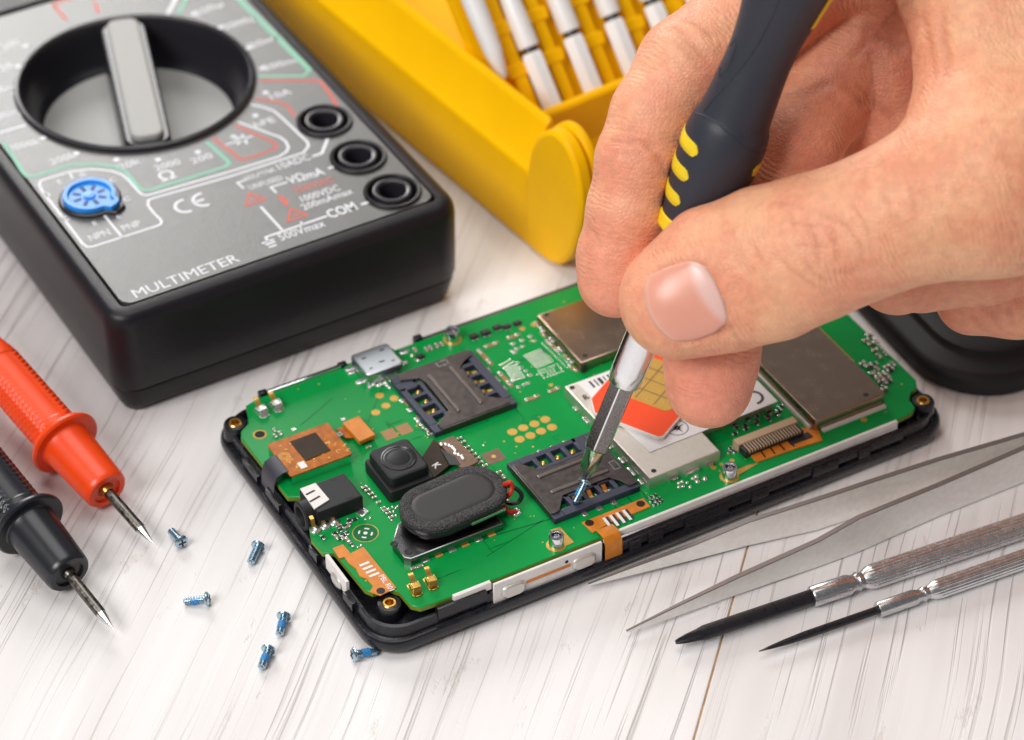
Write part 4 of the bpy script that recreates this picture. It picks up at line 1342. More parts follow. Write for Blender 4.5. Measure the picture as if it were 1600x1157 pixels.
# ------------------------------------------------------------------ small screws
def screw_meshes():
    L = 4.3
    body = [(.01, L), (.35, L), (.55, L - .22)]
    z = L - .3
    prof = []
    while z > .75:
        prof += [(.72, z), (.72, z - .07), (.56, z - .17), (.56, z - .21)]
        z -= .28
    prof = body + prof + [(.66, .7), (.62, .4)]
    shaft = MB().lathe(prof[::-1], 20, cap0=False, cap1=False)
    head = MB().lathe([(.6, .45), (1.22, .40), (1.3, .25), (1.24, 0), (.95, -.22), (.5, -.3), (.01, -.32)][::-1], 26, cap0=False, cap1=False)
    cross = MB().box(-.72, -.15, -.36, .72, .15, -.22, .02).box(-.15, -.72, -.355, .15, .72, -.22, .02)
    patch = MB()
    rg = []
    for zz, rr_ in ((1.5, .70), (1.55, .755), (2.9, .755), (2.95, .70)):
        rg.append([(rr_ * math.cos(a), rr_ * math.sin(a), zz) for a in [R(-80 + 20 * k) for k in range(9)]])
    patch.loft(rg, False, False, closed=False)
    return (shaft.mesh('screw_shaft', M['zinc'], sharp=25), head.mesh('screw_head', M['zinc']), cross.mesh('cross_recess', M['hole']), patch.mesh('thread_patch', M['patch']))


def place_screw(first, head, tail, label, patch_roll=None, group='small phone screws', length=None):
    d = (tail - head).normalized()
    Mx = axis_matrix(head, tail)
    root = bpy.data.objects.new('screw', None)
    root.empty_display_size = .003
    COL.objects.link(root)
    Ms = Mx.copy()
    Ms.translation = Mx.translation * S
    if patch_roll is not None:
        # turn the patch towards the viewer side given
        best, ba = -9, 0
        for k in range(36):
            a = R(10 * k)
            v = (Ms.to_3x3() @ Matrix.Rotation(a, 3, 'Z') @ Vector((1, 0, 0)))
            s_ = v.dot((c_pos - head).normalized())
            if s_ > best:
                best, ba = s_, a
        Ms = Ms @ Matrix.Rotation(ba + R(patch_roll), 4, 'Z')
    root.matrix_world = Ms
    tag(root, label, 'screw', group)
    sh = link('shaft', first[0], root)
    hd = link('head', first[1], root)
    link('cross_recess', first[2], hd)
    if patch_roll is not None:
        link('thread_patch', first[3], sh)
    return root


SM = screw_meshes()
for hx, tx_, lab, pr in (((284, 848), (261, 823), 'plain zinc screw with its cross recess facing the viewer, nearest the red probe needle', None),
                         ((404, 852), (390, 883), 'plain zinc screw lying close to the left corner of the phone', None),
                         ((325, 936), (289, 940), 'zinc screw lying crosswise with a blue streak along its top, below the first', -70),
                         ((444, 962), (436, 994), 'blue-patched screw pointing towards the viewer, upper one of the close pair', 10),
                         ((420, 1014), (407, 1047), 'blue-patched screw nearest the bottom edge, lower one of the close pair', 10),
                         ((552, 1023), (587, 1018), 'blue-patched screw lying crosswise under the near corner of the phone', -10)):
    place_screw(SM, at(*hx, 1.32), at(*tx_, .74), lab, pr)


# ------------------------------------------------------------------ precision screwdrivers on the table
def flute(r, n, depth, z, N):
    return [((r - depth * max(0, math.cos(n * 2 * math.pi * i / N)) ** 2) * math.cos(2 * math.pi * i / N), (r - depth * max(0, math.cos(n * 2 * math.pi * i / N)) ** 2) * math.sin(2 * math.pi * i / N), z) for i in range(N)]


def precision_driver(label, tip, fer, end, rs, rf, rh, kind):
    z = rh
    A, Bf, E_ = at(*tip, z * .95), at(*fer, z), at(*end, z)
    Mx = axis_matrix(A, E_)
    Lf = (Bf - A).length
    T = Thing('precision_screwdriver', label, 'screwdriver', (0, 0, 0), 0, (A.x, A.y, 0), 'silver precision screwdrivers on the table')
    T.root.location = Vector((A.x, A.y, 0)) * S
    # blade with a cross or needle end
    if kind == 'cross':
        rg = []
        for t, r, w in ((0, .45, .55), (.8, .75, .5), (2.2, 1.05, .45), (4.0, rs * .92, .25), (5.5, rs, .02), (Lf + 1, rs, 0)):
            rg.append([(r * (1 - w * abs(math.sin(2 * a)) ** 1.5) * math.cos(a), r * (1 - w * abs(math.sin(2 * a)) ** 1.5) * math.sin(a), t) for a in [2 * math.pi * i / 32 for i in range(32)]])
        T.part('blade', MB().loft(rg, Mx=Mx), M['black_shaft'])
    else:
        sh = T.part('blade', MB().lathe([(.28, 1.6), (.55, 5), (rs, 9), (rs, Lf + 1)], 24, Mx), M['black_shaft'])
        T.part('worn_tip', MB().lathe([(.10, 0), (.29, 1.7)], 16, Mx), M['needle'], sh)
    T.part('ferrule', MB().lathe([(rf * .9, Lf - .1), (rf, Lf + .2), (rf, Lf + 7.0), (rf * .97, Lf + 7.3), (rf * .80, Lf + 7.9), (rf * .80, Lf + 8.6), (rf * .95, Lf + 9.0), (rf * .8, Lf + 9.4), (rf * .8, Lf + 10.4)], 36, Mx), M['steel'])
    nf = 20 if kind == 'cross' else 16
    N = nf * 6
    rg = [flute(rf * .8, nf, 0, Lf + 10, N), flute(rh * .93, nf, .02, Lf + 11.2, N), flute(rh, nf, .20, Lf + 12.2, N), flute(rh, nf, .20, Lf + 75, N), flute(rh * .85, nf, .1, Lf + 77, N)]
    T.part('handle', MB().loft(rg, Mx=Mx), M['knurl'], sharp=60)


precision_driver('thicker silver screwdriver with black cross-tip blade, lying beside the tweezers', (1056, 1004), (1267, 931), (1600, 822), 1.36, 1.85, 2.2, 'cross')
precision_driver('thinner silver screwdriver with fine black pointed blade, nearest the front right', (1186, 1018), (1371, 952), (1600, 874), .72, 1.42, 1.75, 'needle')


# ------------------------------------------------------------------ tweezers
def build_tweezers():
    tip0 = at(978, 987, 1)
    T = Thing('tweezers', 'satin steel tweezers with two fine points lying on edge in front of the phone', 'tweezers', (0, 0, 0), 0, (tip0.x, tip0.y, 0))
    T.root.location = Vector((tip0.x, tip0.y, 0)) * S

    def arm(lower, upper, zb, th, label=None):
        # lower: pixels of the bottom edge with heights zb; upper edge straight above it
        bot = [at(x, y, z) for (x, y), z in zip(lower, zb)]
        n = len(bot)
        hts = []
        for (x, y), (xl, yl), b in zip(upper, lower, bot):
            dep = (b - c_pos).dot(c_fw)
            hts.append(max(.35, (yl - y) * dep / FPX / math.cos(TILT)))
        rg = []
        for i in range(n):
            t = (bot[min(i + 1, n - 1)] - bot[max(i - 1, 0)])
            t.z = 0
            t.normalize()
            nn = Vector((-t.y, t.x, 0))
            tk = th * (.35 if i == 0 else .7 if i == 1 else 1)
            b, h = bot[i], hts[i]
            e = .12
            rg.append([b + Vector((0, 0, 0)), b + nn * tk, b + nn * tk + Vector((0, 0, h - e)), b + nn * (tk - e) + Vector((0, 0, h)), b + nn * e + Vector((0, 0, h)), b + Vector((0, 0, h - e))])
        mb = MB().loft([r_[::-1] for r_ in rg])
        # brown reflections along the stamped top edge are painted in as a darker colour
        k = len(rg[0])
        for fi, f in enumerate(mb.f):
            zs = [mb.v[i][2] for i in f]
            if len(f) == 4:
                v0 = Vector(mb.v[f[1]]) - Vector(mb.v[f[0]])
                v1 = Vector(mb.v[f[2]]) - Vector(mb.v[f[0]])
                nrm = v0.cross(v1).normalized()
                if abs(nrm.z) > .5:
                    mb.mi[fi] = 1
        T.part('arm', mb, [M['tweezer'], M['tweezer_edge_reflect']], label=label, sharp=25)
    low = [(919, 916), (992, 898), (1080, 876), (1168, 853), (1276, 829), (1360, 801), (1465, 766), (1600, 722), (1760, 668), (1900, 622)]
    upp = [(918, 913), (992, 885), (1073, 853), (1168, 815), (1276, 780), (1360, 752), (1465, 718), (1600, 679), (1760, 626), (1900, 580)]
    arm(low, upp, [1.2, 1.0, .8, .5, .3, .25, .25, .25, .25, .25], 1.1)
    low = [(979, 989), (1060, 962), (1150, 930), (1276, 887), (1339, 864), (1465, 808), (1600, 754), (1760, 690), (1900, 634)]
    upp = [(977, 986), (1060, 946), (1150, 903), (1268, 845), (1339, 808), (1465, 757), (1600, 698), (1760, 638), (1900, 584)]
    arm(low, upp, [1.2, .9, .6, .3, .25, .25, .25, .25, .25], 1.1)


build_tweezers()


# ------------------------------------------------------------------ yellow case with bits
def build_case():
    deg = 35.5
    F = Frame(deg)
    O = Vector((1.54, 40.48, 0))
    ou, ov = O.dot(F.U), O.dot(F.V)
    T = Thing('screwdriver_case', 'open yellow plastic case holding a slanted row of silver bits', 'tool case', O, F.a, (0, 0, 0))
    W, D, Z1, Z2 = 84, 128, 18.6, 29.5
    FV = 9.0                                                # the front wall stands back between the side walls
    tray = [(x, y) for x, y in rrect(1.5, FV, W - 1.5, D - .3, 1.2, 4)]
    inn = rrect(5.2, FV + 2.2, W - 5.2, D - 3, 1.0, 4)
    body = MB().loft([[(x, y, .6) for x, y in tray], [(x, y, 19.6) for x, y in tray], [(x, y, 20.2) for x, y in inset(ccw(tray), .5)],
                      [(x, y, 20.2) for x, y in inset(ccw(inn), -.4)], [(x, y, 19.8) for x, y in inn], [(x, y, 3) for x, y in inn]])
    T.part('case_body', body, M['yellow'])

    def wall(flip):
        pf = [(1.0, 0), (.2, .6), (0, 1.6), (0, 17.6), (.12, 18.3), (.5, 18.9), (1.2, 19.4), (4.0, 28.0), (4.4, 28.8), (5.0, 29.3), (5.6, 29.2), (6.0, 28.6), (6.1, 1.0)]
        rg = []
        for v, dd in ((-3.2, 1.0), (-3.0, .4), (-2.4, 0), (D - 3, 0), (D - 1.5, 1)):
            c = (3, 14)
            q = [(c[0] + (u - c[0]) * (1 - dd * .08), v, c[1] + (z - c[1]) * (1 - dd * .03)) for u, z in pf]
            if flip:
                q = [(W - u, v_, z) for u, v_, z in q][::-1]
            rg.append(q)
        T.part('side_wall', MB().loft([r_[::-1] for r_ in rg]), M['yellow'])
    wall(False)
    wall(True)
    T.part('back_wall', MB().box(3, D - 4, .5, W - 3, D - 1.6, 29, .5), M['yellow'])
    # hinge lugs at the front ends of both side walls; outline taken in the plane of the wall
    def on_plane(px, py, u):
        d = c_fw * FPX + c_rt * (px - PW / 2) - c_up * (py - PH / 2)
        w = c_pos + d * ((ou + u - c_pos.dot(F.U)) / d.dot(F.U))
        return (w.dot(F.V) - ov, w.z)
    raw = [on_plane(x, y, -.3) for x, y in ((818, 380), (819, 300), (824, 243), (836, 214), (855, 203), (872, 212), (888, 234), (901, 268), (908, 318), (905, 352), (896, 388), (886, 408), (868, 418), (846, 411), (832, 398))]
    raw = [(v, max(.4, z)) for v, z in raw]
    sm = raw
    for _ in range(2):
        n_ = len(sm)
        sm = [q for i in range(n_) for q in ((.75 * sm[i][0] + .25 * sm[(i + 1) % n_][0], .75 * sm[i][1] + .25 * sm[(i + 1) % n_][1]), (.25 * sm[i][0] + .75 * sm[(i + 1) % n_][0], .25 * sm[i][1] + .75 * sm[(i + 1) % n_][1]))]
    sm = ccw(sm)

    def lug(u0, u1, sh=0.0):
        rg = [[(u, v + sh, z) for v, z in q] for u, q in ((u0, inset(sm, 1.0)), (u0 + .2, inset(sm, .4)), (u0 + .7, sm), (u1 - .5, sm), (u1, inset(sm, .4)))]
        return T.part('hinge_lug', MB().loft(rg), M['yellow'])
    lug(-.22, 2.9)
    lug(3.4, 5.6, .6)
    lug(W - 5.6, W - 3.4, .6)
    lug(W - 2.9, W + .35)
    T.part('hinge_pin', MB().tube([(0, -5, 15), (W, -5, 15)], 3.0, 24), M['yellow'])
    # slanted rack, lengthened out of view so its yellow mirrors in the shield
    a = R(50)
    dv = Vector((0, math.cos(a), math.sin(a)))
    up = Vector((0, -math.sin(a), math.cos(a)))
    base = Vector((0, 13.5, 17.5))
    Rm = Matrix(((1, 0, 0, 0), (0, dv.y, up.y, base.y), (0, dv.z, up.z, base.z), (0, 0, 0, 1)))
    rack = MB().box(6.4, -12, -4.0, W - 6.4, 80, -1.6, .3, Mx=Rm)
    ro = T.part('rack', rack, M['yellow'])
    b2u = F.p(880, 178, 19)[0] - ou
    us = [max(8.4, b2u - 9.4)] + [b2u + 10.3 * k for k in range(5)]
    for k in range(6):
        u = us[k] + 5.15
        T.part('rack_rib', MB().prism(rrect(u - 1.5, -6, u + 1.5, 80, 1.4, 5), -1.7, .5, .5, Mx=Rm), M['yellow'], ro)
        for y in (8, 17, 26, 35, 50, 65):
            T.part('rack_tooth', MB().prism(rrect(u - 2.6, y, u + 2.6, y + 3.0, .8, 3), -1.7, -.2 + .9, .4, Mx=Rm), M['yellow'], ro)
    # the bits stand in the rack: things of their own
    labs = ['silver bit with a long tapered end, leftmost in the yellow case', 'silver bit with a flat worn notch, second from the left in the yellow case',
            'silver bit with a dark neck ring, third from the left in the yellow case', 'silver bit fourth from the left in the yellow case, partly behind the finger',
            'silver bit fifth from the left in the yellow case, beside the fingertip', 'silver bit at the right end of the row in the yellow case']
    for k in range(6):
        p0 = Rm @ Vector((us[k], -3.0 if k else 9.0, 1.6 + (0 if k else 1.2)))
        w0 = F.world(p0.x + ou, p0.y + ov, p0.z)
        dw = F.world(0, dv.y, dv.z)
        Mx = axis_matrix(Vector((0, 0, 0)), dw)
        B = Thing('screwdriver_bit', labs[k], 'bit', w0, 0, (0, 0, 0), 'silver bits standing in the yellow case')
        N = 6
        hexr = lambda r, z, rot=0: [(r * math.cos(R(60 * i + rot)), r * math.sin(R(60 * i + rot)), z) for i in range(6)]
        if k == 0:
            B.part('bit_blade', MB().lathe([(.4, 0), (1.0, .6), (1.9, 6), (2.2, 14), (2.25, 34)], 20, Mx), M['nickel'])
        else:
            B.part('bit_shank', MB().loft([hexr(2.0, 0), hexr(2.3, .4), hexr(2.3, 14.4), hexr(2.0, 14.9)], Mx=Mx), M['nickel'])
            B.part('bit_neck', MB().lathe([(1.75, 14.8), (1.7, 16.2)], 18, Mx), M['dark_metal'])
            pl = [(2.2, 16.1), (2.25, 17), (2.15, 24), (1.9, 29), (1.2, 35), (.5, 39)]
            B.part('bit_blade', MB().lathe(pl, 20, Mx), M['nickel'])


build_case()


# ------------------------------------------------------------------ black lid at the right
def build_lid():
    F = Frame(27)
    c = at(1480, 622, 1)
    u0, v0 = c.dot(F.U) - .8, c.dot(F.V) - 4.5
    T = Thing('flat_black_box', 'flat black plastic box with rounded corners behind the right end of the phone', 'box', F.world(u0 + 30, v0 + 40), F.a, (u0 + 30, v0 + 40, 0))
    ring = lambda d, z: [(x, y, z) for x, y in rrect(u0 + d, v0 + d, u0 + 62 - d, v0 + 84 - d, 15 - d * .7, 10)]
    T.part('shell', MB().loft([ring(1.2, 0), ring(.3, .5), ring(0, 1.6), ring(.1, 3.6), ring(.8, 4.6), ring(1.6, 5.0), ring(4.5, 5.2), ring(5.0, 5.6), ring(5.4, 6.6), ring(6.2, 7.0), ring(9, 7.1)]), M['black_matte'])
    T.part('label_plate', MB().prism(rrect(u0 + 14, v0 + 30, u0 + 48, v0 + 62, 3, 4), 7.1, 7.3, .1), M['black_matte'])


build_lid()


# ------------------------------------------------------------------ the screwdriver in the hand
SD_TIP = at(911, 750, 12.0)
SD_AX = Vector((.318, .15, .93)).normalized()
SD_E1 = (SD_AX.cross(c_fw)).normalized()          # across the picture
if SD_E1.dot(c_rt) > 0:
    SD_E1 = -SD_E1                                 # points to picture left
SD_E2 = SD_AX.cross(SD_E1).normalized()
if SD_E2.dot(c_fw) > 0:
    SD_E2 = -SD_E2                                 # points to the viewer
SD_PROF = [(51.6, 3.0), (52.0, 4.6), (52.6, 5.1), (55, 5.35), (60, 6.2), (65.5, 6.85), (70, 6.95), (73, 6.55), (74.4, 6.0), (76, 5.85), (80, 5.6), (85, 5.35), (90, 5.6), (96, 6.6), (103, 7.6), (112, 8.0), (124, 7.6),
           (131, 6.6), (134, 4.5), (135, 1)]


def sd_r(t):
    for (t0, r0), (t1, r1) in zip(SD_PROF, SD_PROF[1:]):
        if t0 <= t <= t1:
            return r0 + (r1 - r0) * (t - t0) / (t1 - t0)
    return 3


def build_screwdriver():
    T = Thing('screwdriver', 'dark grey rubber-grip screwdriver with yellow inlays held in the hand, its bit on the screw', 'screwdriver', SD_TIP)
    T.base = Vector((0, 0, 0))
    Mx = Matrix((SD_E1, SD_E2, SD_AX)).transposed().to_4x4()
    if Mx.determinant() < 0:
        Mx = Matrix((SD_E1, -SD_E2, SD_AX)).transposed().to_4x4()
        sgn = -1
    else:
        sgn = 1
    # bit: hex, neck and cross tip
    rot = 22
    hexr = lambda r, z: [(r * math.cos(R(60 * i + rot)), r * math.sin(R(60 * i + rot)), z) for i in range(6)]
    def hexb(r, z):
        q = []
        for i in range(6):
            for da in (-3.2, 3.2):
                a = R(60 * i + rot + da)
                q.append((r * math.cos(a), r * math.sin(a), z))
        return q
    hb = MB().loft([hexb(1.6, 6.6), hexb(2.15, 7.3), hexb(2.3, 8.2), hexb(2.3, 23)], Mx=Mx)
    for k in range(3):
        for i in range(0, 12, 2):
            hb.mi[k * 12 + i] = 1
    bit = T.part('bit', hb, [M['bit_steel'], M['chrome']], sharp=12)
    rg = []
    for t, r, w in ((0, .5, .45), (.5, .9, .5), (2.6, 1.38, .42), (4.2, 1.62, .26), (5.4, 1.68, .08), (6.2, 1.72, 0), (7.2, 2.05, 0)):
        rg.append([(r * (1 - w * abs(math.sin(2 * a)) ** .8) * math.cos(a), r * (1 - w * abs(math.sin(2 * a)) ** .8) * math.sin(a), t) for a in [2 * math.pi * i / 48 for i in range(48)]])
    T.part('cross_tip', MB().loft(rg, Mx=Mx), mat('tip_chrome', (.80, .79, .78), .2, 1), bit)
    T.part('ferrule', MB().lathe([(2.35, 20.9), (2.75, 21.0), (2.9, 21.25), (3.0, 24), (3.2, 53)], 48, Mx), mat('satin_ferrule', (.86, .87, .89), .2, 1, noise_scale=1500, noise_amt=.08, rough_var=.06))
    fine = []
    for (t0, r0), (t1, r1) in zip(SD_PROF, SD_PROF[1:]):
        for k in range(3):
            u = k / 3
            fine.append((r0 + (r1 - r0) * u, t0 + (t1 - t0) * u))
    fine.append((1, 135))
    # smooth the profile a little
    f2 = [fine[0]] + [((fine[i - 1][0] + 2 * fine[i][0] + fine[i + 1][0]) / 4, fine[i][1]) for i in range(1, len(fine) - 1)] + [fine[-1]]
    grip = T.part('grip', MB().lathe(f2, 64, Mx), M['grip'], sharp=60)
    T.part('grip_collar', MB().lathe([(4.9, 52.0), (5.45, 52.5), (5.55, 53), (5.62, 54.6), (5.3, 54.9)], 64, Mx, cap0=False, cap1=False), M['yellow_rubber'], grip)

    def patch(tc, w, a0, a1):
        """rounded inlay: t centre, width w, from angle a0 (rounded end) to a1, angle measured from the viewer towards picture left"""
        rg = []
        n = 22
        for i in range(n + 1):
            a = a0 + (a1 - a0) * i / n
            s_ = abs(a - a0) * sd_r(tc)
            hw = w / 2 * math.sqrt(max(.02, 1 - max(0, 1 - s_ / (w / 2)) ** 2))
            row = []
            for j, (dt, lift) in enumerate(((-hw, -.15), (-hw * .9, .10), (0, .16), (hw * .9, .10), (hw, -.15))):
                r = sd_r(tc + dt) + lift
                row.append((r * math.sin(a), sgn * r * math.cos(a), tc + dt))
            rg.append(row)
        T.part('grip_inlay', MB().loft(rg, False, False, closed=False), M['yellow_rubber'], grip, sharp=60)
    for tc in (68.4, 63.6, 58.7):
        patch(tc, 2.5, R(30), R(160))
        patch(tc - .6, 2.3, R(-60), R(-165))
    # moulded lines
    def line(pts, name='moulded_ridge'):
        path = []
        for a, t in pts:
            r = sd_r(t) - .02
            path.append((r * math.sin(R(a)), sgn * r * math.cos(R(a)), t))
        T.part(name, MB().tube(path, .16, 6, Mx=Mx), M['grip'], grip)
    line([(80 - 10 * k, 72.8 + 1.6 * math.sin(R(9 * k * 2))) for k in range(17)])
    line([(58, 74.5), (52, 77), (40, 80), (26, 84), (14, 89), (8, 95), (8, 101)])
    line([(72, 82), (60, 80.8), (50, 83), (52, 87), (62, 88), (72, 86)])
    T.part('top_inlay', MB().loft([[((sd_r(t) + .12) * math.sin(R(a)), sgn * (sd_r(t) + .12) * math.cos(R(a)), t) for t in (94, 100, 108, 116, 124)] for a in range(-62, -112, -8)], False, False, closed=False, Mx=Mx), M['yellow_rubber'], grip, sharp=60)
    # inlays were built in axis space: move them
    for o in grip.children:
        if o.name.startswith('grip_inlay'):
            o.data.transform(Mx)
    return Mx


SD_MX = build_screwdriver()
place_screw(SM, SD_TIP + Vector((.45, -.1, -.30)), at(894, 795, 8.3), 'small blue-tinted screw hanging on the screwdriver bit above the circuit board', 105, None)


# ------------------------------------------------------------------ the hand: one continuous skin grown from a distance field
def v3(px, py, d):
    return np.array(atd(px, py, d))


THUMB = [(1061, 468, 468, 8.7, 0.0), (1130, 433, 466, 8.9, 3.1), (1200, 412, 463, 9.0, 3.3), (1268, 388, 460, 9.4, 2.1), (1335, 364, 458, 9.4, 1.2), (1402, 337, 456, 9.9, .4),
         (1470, 312, 455, 11.2, .3), (1545, 283, 455, 13.6, 0), (1700, 225, 463, 19, 0)]
INDEX = [(962, 437, 481, 6.5), (968, 400, 480, 6.9), (984, 330, 477, 7.0), (1001, 250, 475, 7.3), (1024, 180, 475, 7.3), (1076, 106, 476, 8.5), (1180, 25, 481, 9.2), (1335, -85, 486, 10.5)]
MIDDLE = [(1108, 601, 485, 7.5), (1112, 560, 483, 7.8), (1130, 480, 482, 7.7), (1162, 390, 482, 7.8), (1205, 290, 480, 7.9), (1238, 216, 479, 8.3), (1330, 90, 489, 9.2), (1450, -75, 494, 10.5)]
RING = [(1402, 424, 489, 7.6), (1400, 370, 490, 7.9), (1390, 260, 492, 7.9), (1384, 118, 487, 8.4), (1460, 20, 494, 9.2), (1560, -55, 498, 10.5)]
PINKY = [(1520, 466, 498, 6.6), (1590, 462, 498, 7.3), (1680, 420, 500, 7.4), (1760, 330, 500, 8), (1700, 120, 502, 9.5), (1660, 0, 502, 10)]
HEEL = [(1440, 424, 491, 7.3), (1540, 405, 489, 7.6), (1660, 360, 488, 9)]
PALM = [((1335, -85, 486, 10.5), (1800, 130, 482, 20)), ((1450, -75, 494, 11), (1820, 150, 485, 20)), ((1560, -55, 498, 11), (1840, 190, 488, 20)),
        ((1660, 0, 502, 10.5), (1850, 230, 490, 19)), ((1700, 225, 465, 18), (1860, 190, 476, 22)), ((1860, 190, 480, 22), (2200, 250, 470, 24)), ((1450, -75, 496, 10), (1660, 120, 500, 12))]
WEB = [((1530, -45, 467, 12.3), (1537, 195, 459, 10.4)), ((1537, 195, 459, 10.4), (1545, 283, 456, 13)), ((1530, -45, 467, 12.3), (1700, 60, 466, 18)), ((1530, -45, 468, 12), (1450, -95, 484, 11))]


def round_cone(p, a, b, r1, r2):
    ba = b - a
    l2 = float(ba @ ba)
    rr = r1 - r2
    a2 = l2 - rr * rr
    il2 = 1 / l2
    pa = p - a
    y = pa @ ba
    z = y - l2
    q = pa * l2 - np.outer(y, ba).astype(p.dtype)
    x2 = np.einsum('ij,ij->i', q, q)
    y2 = y * y * l2
    z2 = z * z * l2
    k = np.sign(rr) * rr * rr * x2
    o = (np.sqrt(x2 * a2 * il2) + y * rr) * il2 - r1
    m1 = np.sign(z) * a2 * z2 > k
    m2 = np.sign(y) * a2 * y2 < k
    o = np.where(m2, np.sqrt(x2 + y2) * il2 - r1, o)
    o = np.where(m1, np.sqrt(x2 + z2) * il2 - r2, o)
    return o


def smin(a, b, k):
    h = np.maximum(k - np.abs(a - b), 0) / k
    return np.minimum(a, b) - h * h * k * .25


def chain_sdf(p, ch, k):
    d = None
    for s, t in zip(ch, ch[1:]):
        c = round_cone(p, v3(*s[:3]), v3(*t[:3]), s[3], t[3])
        d = c if d is None else smin(d, c, k)
    return d


def thumb_chains():
    up, lo = [], []
    for i, s in enumerate(THUMB):
        a, b = THUMB[max(i - 1, 0)], THUMB[min(i + 1, len(THUMB) - 1)]
        dx, dy = b[0] - a[0], b[1] - a[1]
        L = math.hypot(dx, dy)
        nx, ny = dy / L, -dx / L
        e = s[4] * FPX / s[2]
        up.append((s[0] + nx * e, s[1] + ny * e, s[2], s[3]))
        lo.append((s[0] - nx * e, s[1] - ny * e, s[2] + .3, s[3]))
    return up, lo


TH_UP, TH_LO = thumb_chains()


def hand_sdf(p):
    p = np.asarray(p, np.float64)
    th = smin(chain_sdf(p, TH_UP, 2.5), chain_sdf(p, TH_LO, 2.5), 5.0)
    palm = None
    for a, b in PALM:
        c = round_cone(p, v3(*a[:3]), v3(*b[:3]), a[3], b[3])
        palm = c if palm is None else smin(palm, c, 9)
    for a, b in WEB:
        c = round_cone(p, v3(*a[:3]), v3(*b[:3]), a[3], b[3])
        th = smin(th, c, 5)
    ix = chain_sdf(p, INDEX, 2.0)
    md = chain_sdf(p, MIDDLE, 2.0)
    rg = chain_sdf(p, RING, 2.0)
    pk = chain_sdf(p, PINKY, 2.0)
    hl = chain_sdf(p, HEEL, 2.0)
    f = smin(ix, md, .7)
    f = smin(f, rg, .7)
    f = smin(f, smin(pk, hl, .8), .7)
    f = smin(f, palm, 4.0)
    d = smin(f, th, 1.2)
    # the pad of the index and thumb is pressed flat by the tool
    q = p - np.array(SD_TIP)
    ax = np.array(SD_AX)
    t = q @ ax
    rad = np.sqrt(np.maximum(np.einsum('ij,ij->i', q, q) - t * t, 0))
    pr = np.interp(t, [20, 52, 52.6] + [a for a, b in SD_PROF if a > 53], [3.0, 3.25, 5.2] + [b for a, b in SD_PROF if a > 53])
    tool = np.where((t > 19) & (t < 134), rad - pr - .12, 9.0)
    k = .5
    h = np.maximum(k - np.abs(d + tool), 0) / k
    return np.maximum(d, -tool) + h * h * k * .25


def surface_nets(lo, hi, h):
    n = np.ceil((hi - lo) / h).astype(int) + 1
    cf = 4
    nc = n // cf + 2
    g = [lo[i] + np.arange(nc[i]) * h * cf for i in range(3)]
    X, Y, Z = np.meshgrid(*g, indexing='ij')
    dc = hand_sdf(np.stack([X.ravel(), Y.ravel(), Z.ravel()], 1)).reshape(nc).astype(np.float32)
    big = np.repeat(np.repeat(np.repeat(dc, cf, 0), cf, 1), cf, 2)
    off = cf // 2
    D = np.full(tuple(n), 9.0, np.float32)
    # each coarse node owns the fine block around it
    sl = big[off:off + n[0], off:off + n[1], off:off + n[2]]
    D[:sl.shape[0], :sl.shape[1], :sl.shape[2]] = sl
    idx = np.argwhere(np.abs(D) < h * cf * 1.25)
    P = lo + idx * h
    out = np.empty(len(P), np.float32)
    for s in range(0, len(P), 200000):
        out[s:s + 200000] = hand_sdf(P[s:s + 200000])
    D[idx[:, 0], idx[:, 1], idx[:, 2]] = out
    ins = D < 0
    c = np.zeros(tuple(n - 1), np.uint8)
    for dx in (0, 1):
        for dy in (0, 1):
            for dz in (0, 1):
                c += ins[dx:n[0] - 1 + dx, dy:n[1] - 1 + dy, dz:n[2] - 1 + dz]
    cells = np.argwhere((c > 0) & (c < 8))
    vid = np.full(tuple(n - 1), -1, np.int32)
    vid[cells[:, 0], cells[:, 1], cells[:, 2]] = np.arange(len(cells))
    corners = [(a, b, e) for a in (0, 1) for b in (0, 1) for e in (0, 1)]
    acc = np.zeros((len(cells), 3))
    cnt = np.zeros(len(cells))
    for i, A in enumerate(corners):
        for B in corners[i + 1:]:
            if sum(abs(A[k] - B[k]) for k in range(3)) != 1:
                continue
            ia, ib = cells + A, cells + B
            da = D[ia[:, 0], ia[:, 1], ia[:, 2]]
            db = D[ib[:, 0], ib[:, 1], ib[:, 2]]
            m = (da < 0) != (db < 0)
            t = np.where(m, da / np.where(m, da - db, 1), 0)
            acc += np.where(m[:, None], ia + (ib - ia) * t[:, None], 0)
            cnt += m
    V = lo + acc / cnt[:, None] * h
    quads = []
    for ax in range(3):
        o = [0, 0, 0]
        o[ax] = 1
        s0 = ins[:n[0] - o[0], :n[1] - o[1], :n[2] - o[2]]
        s1 = ins[o[0]:, o[1]:, o[2]:]
        e = np.argwhere(s0 != s1)
        b, c_ = (ax + 1) % 3, (ax + 2) % 3
        e = e[(e[:, b] > 0) & (e[:, c_] > 0) & (e[:, b] < n[b] - 1) & (e[:, c_] < n[c_] - 1)]
        fl = ins[e[:, 0], e[:, 1], e[:, 2]]
        q = []
        for db, dc_ in ((-1, -1), (0, -1), (0, 0), (-1, 0)):
            k = e.copy()
            k[:, b] += db
            k[:, c_] += dc_
            q.append(vid[k[:, 0], k[:, 1], k[:, 2]])
        q = np.stack(q, 1)
        q[~fl] = q[~fl][:, ::-1]
        quads.append(q)
    Q = np.concatenate(quads)
    return V, Q[(Q >= 0).all(1)]


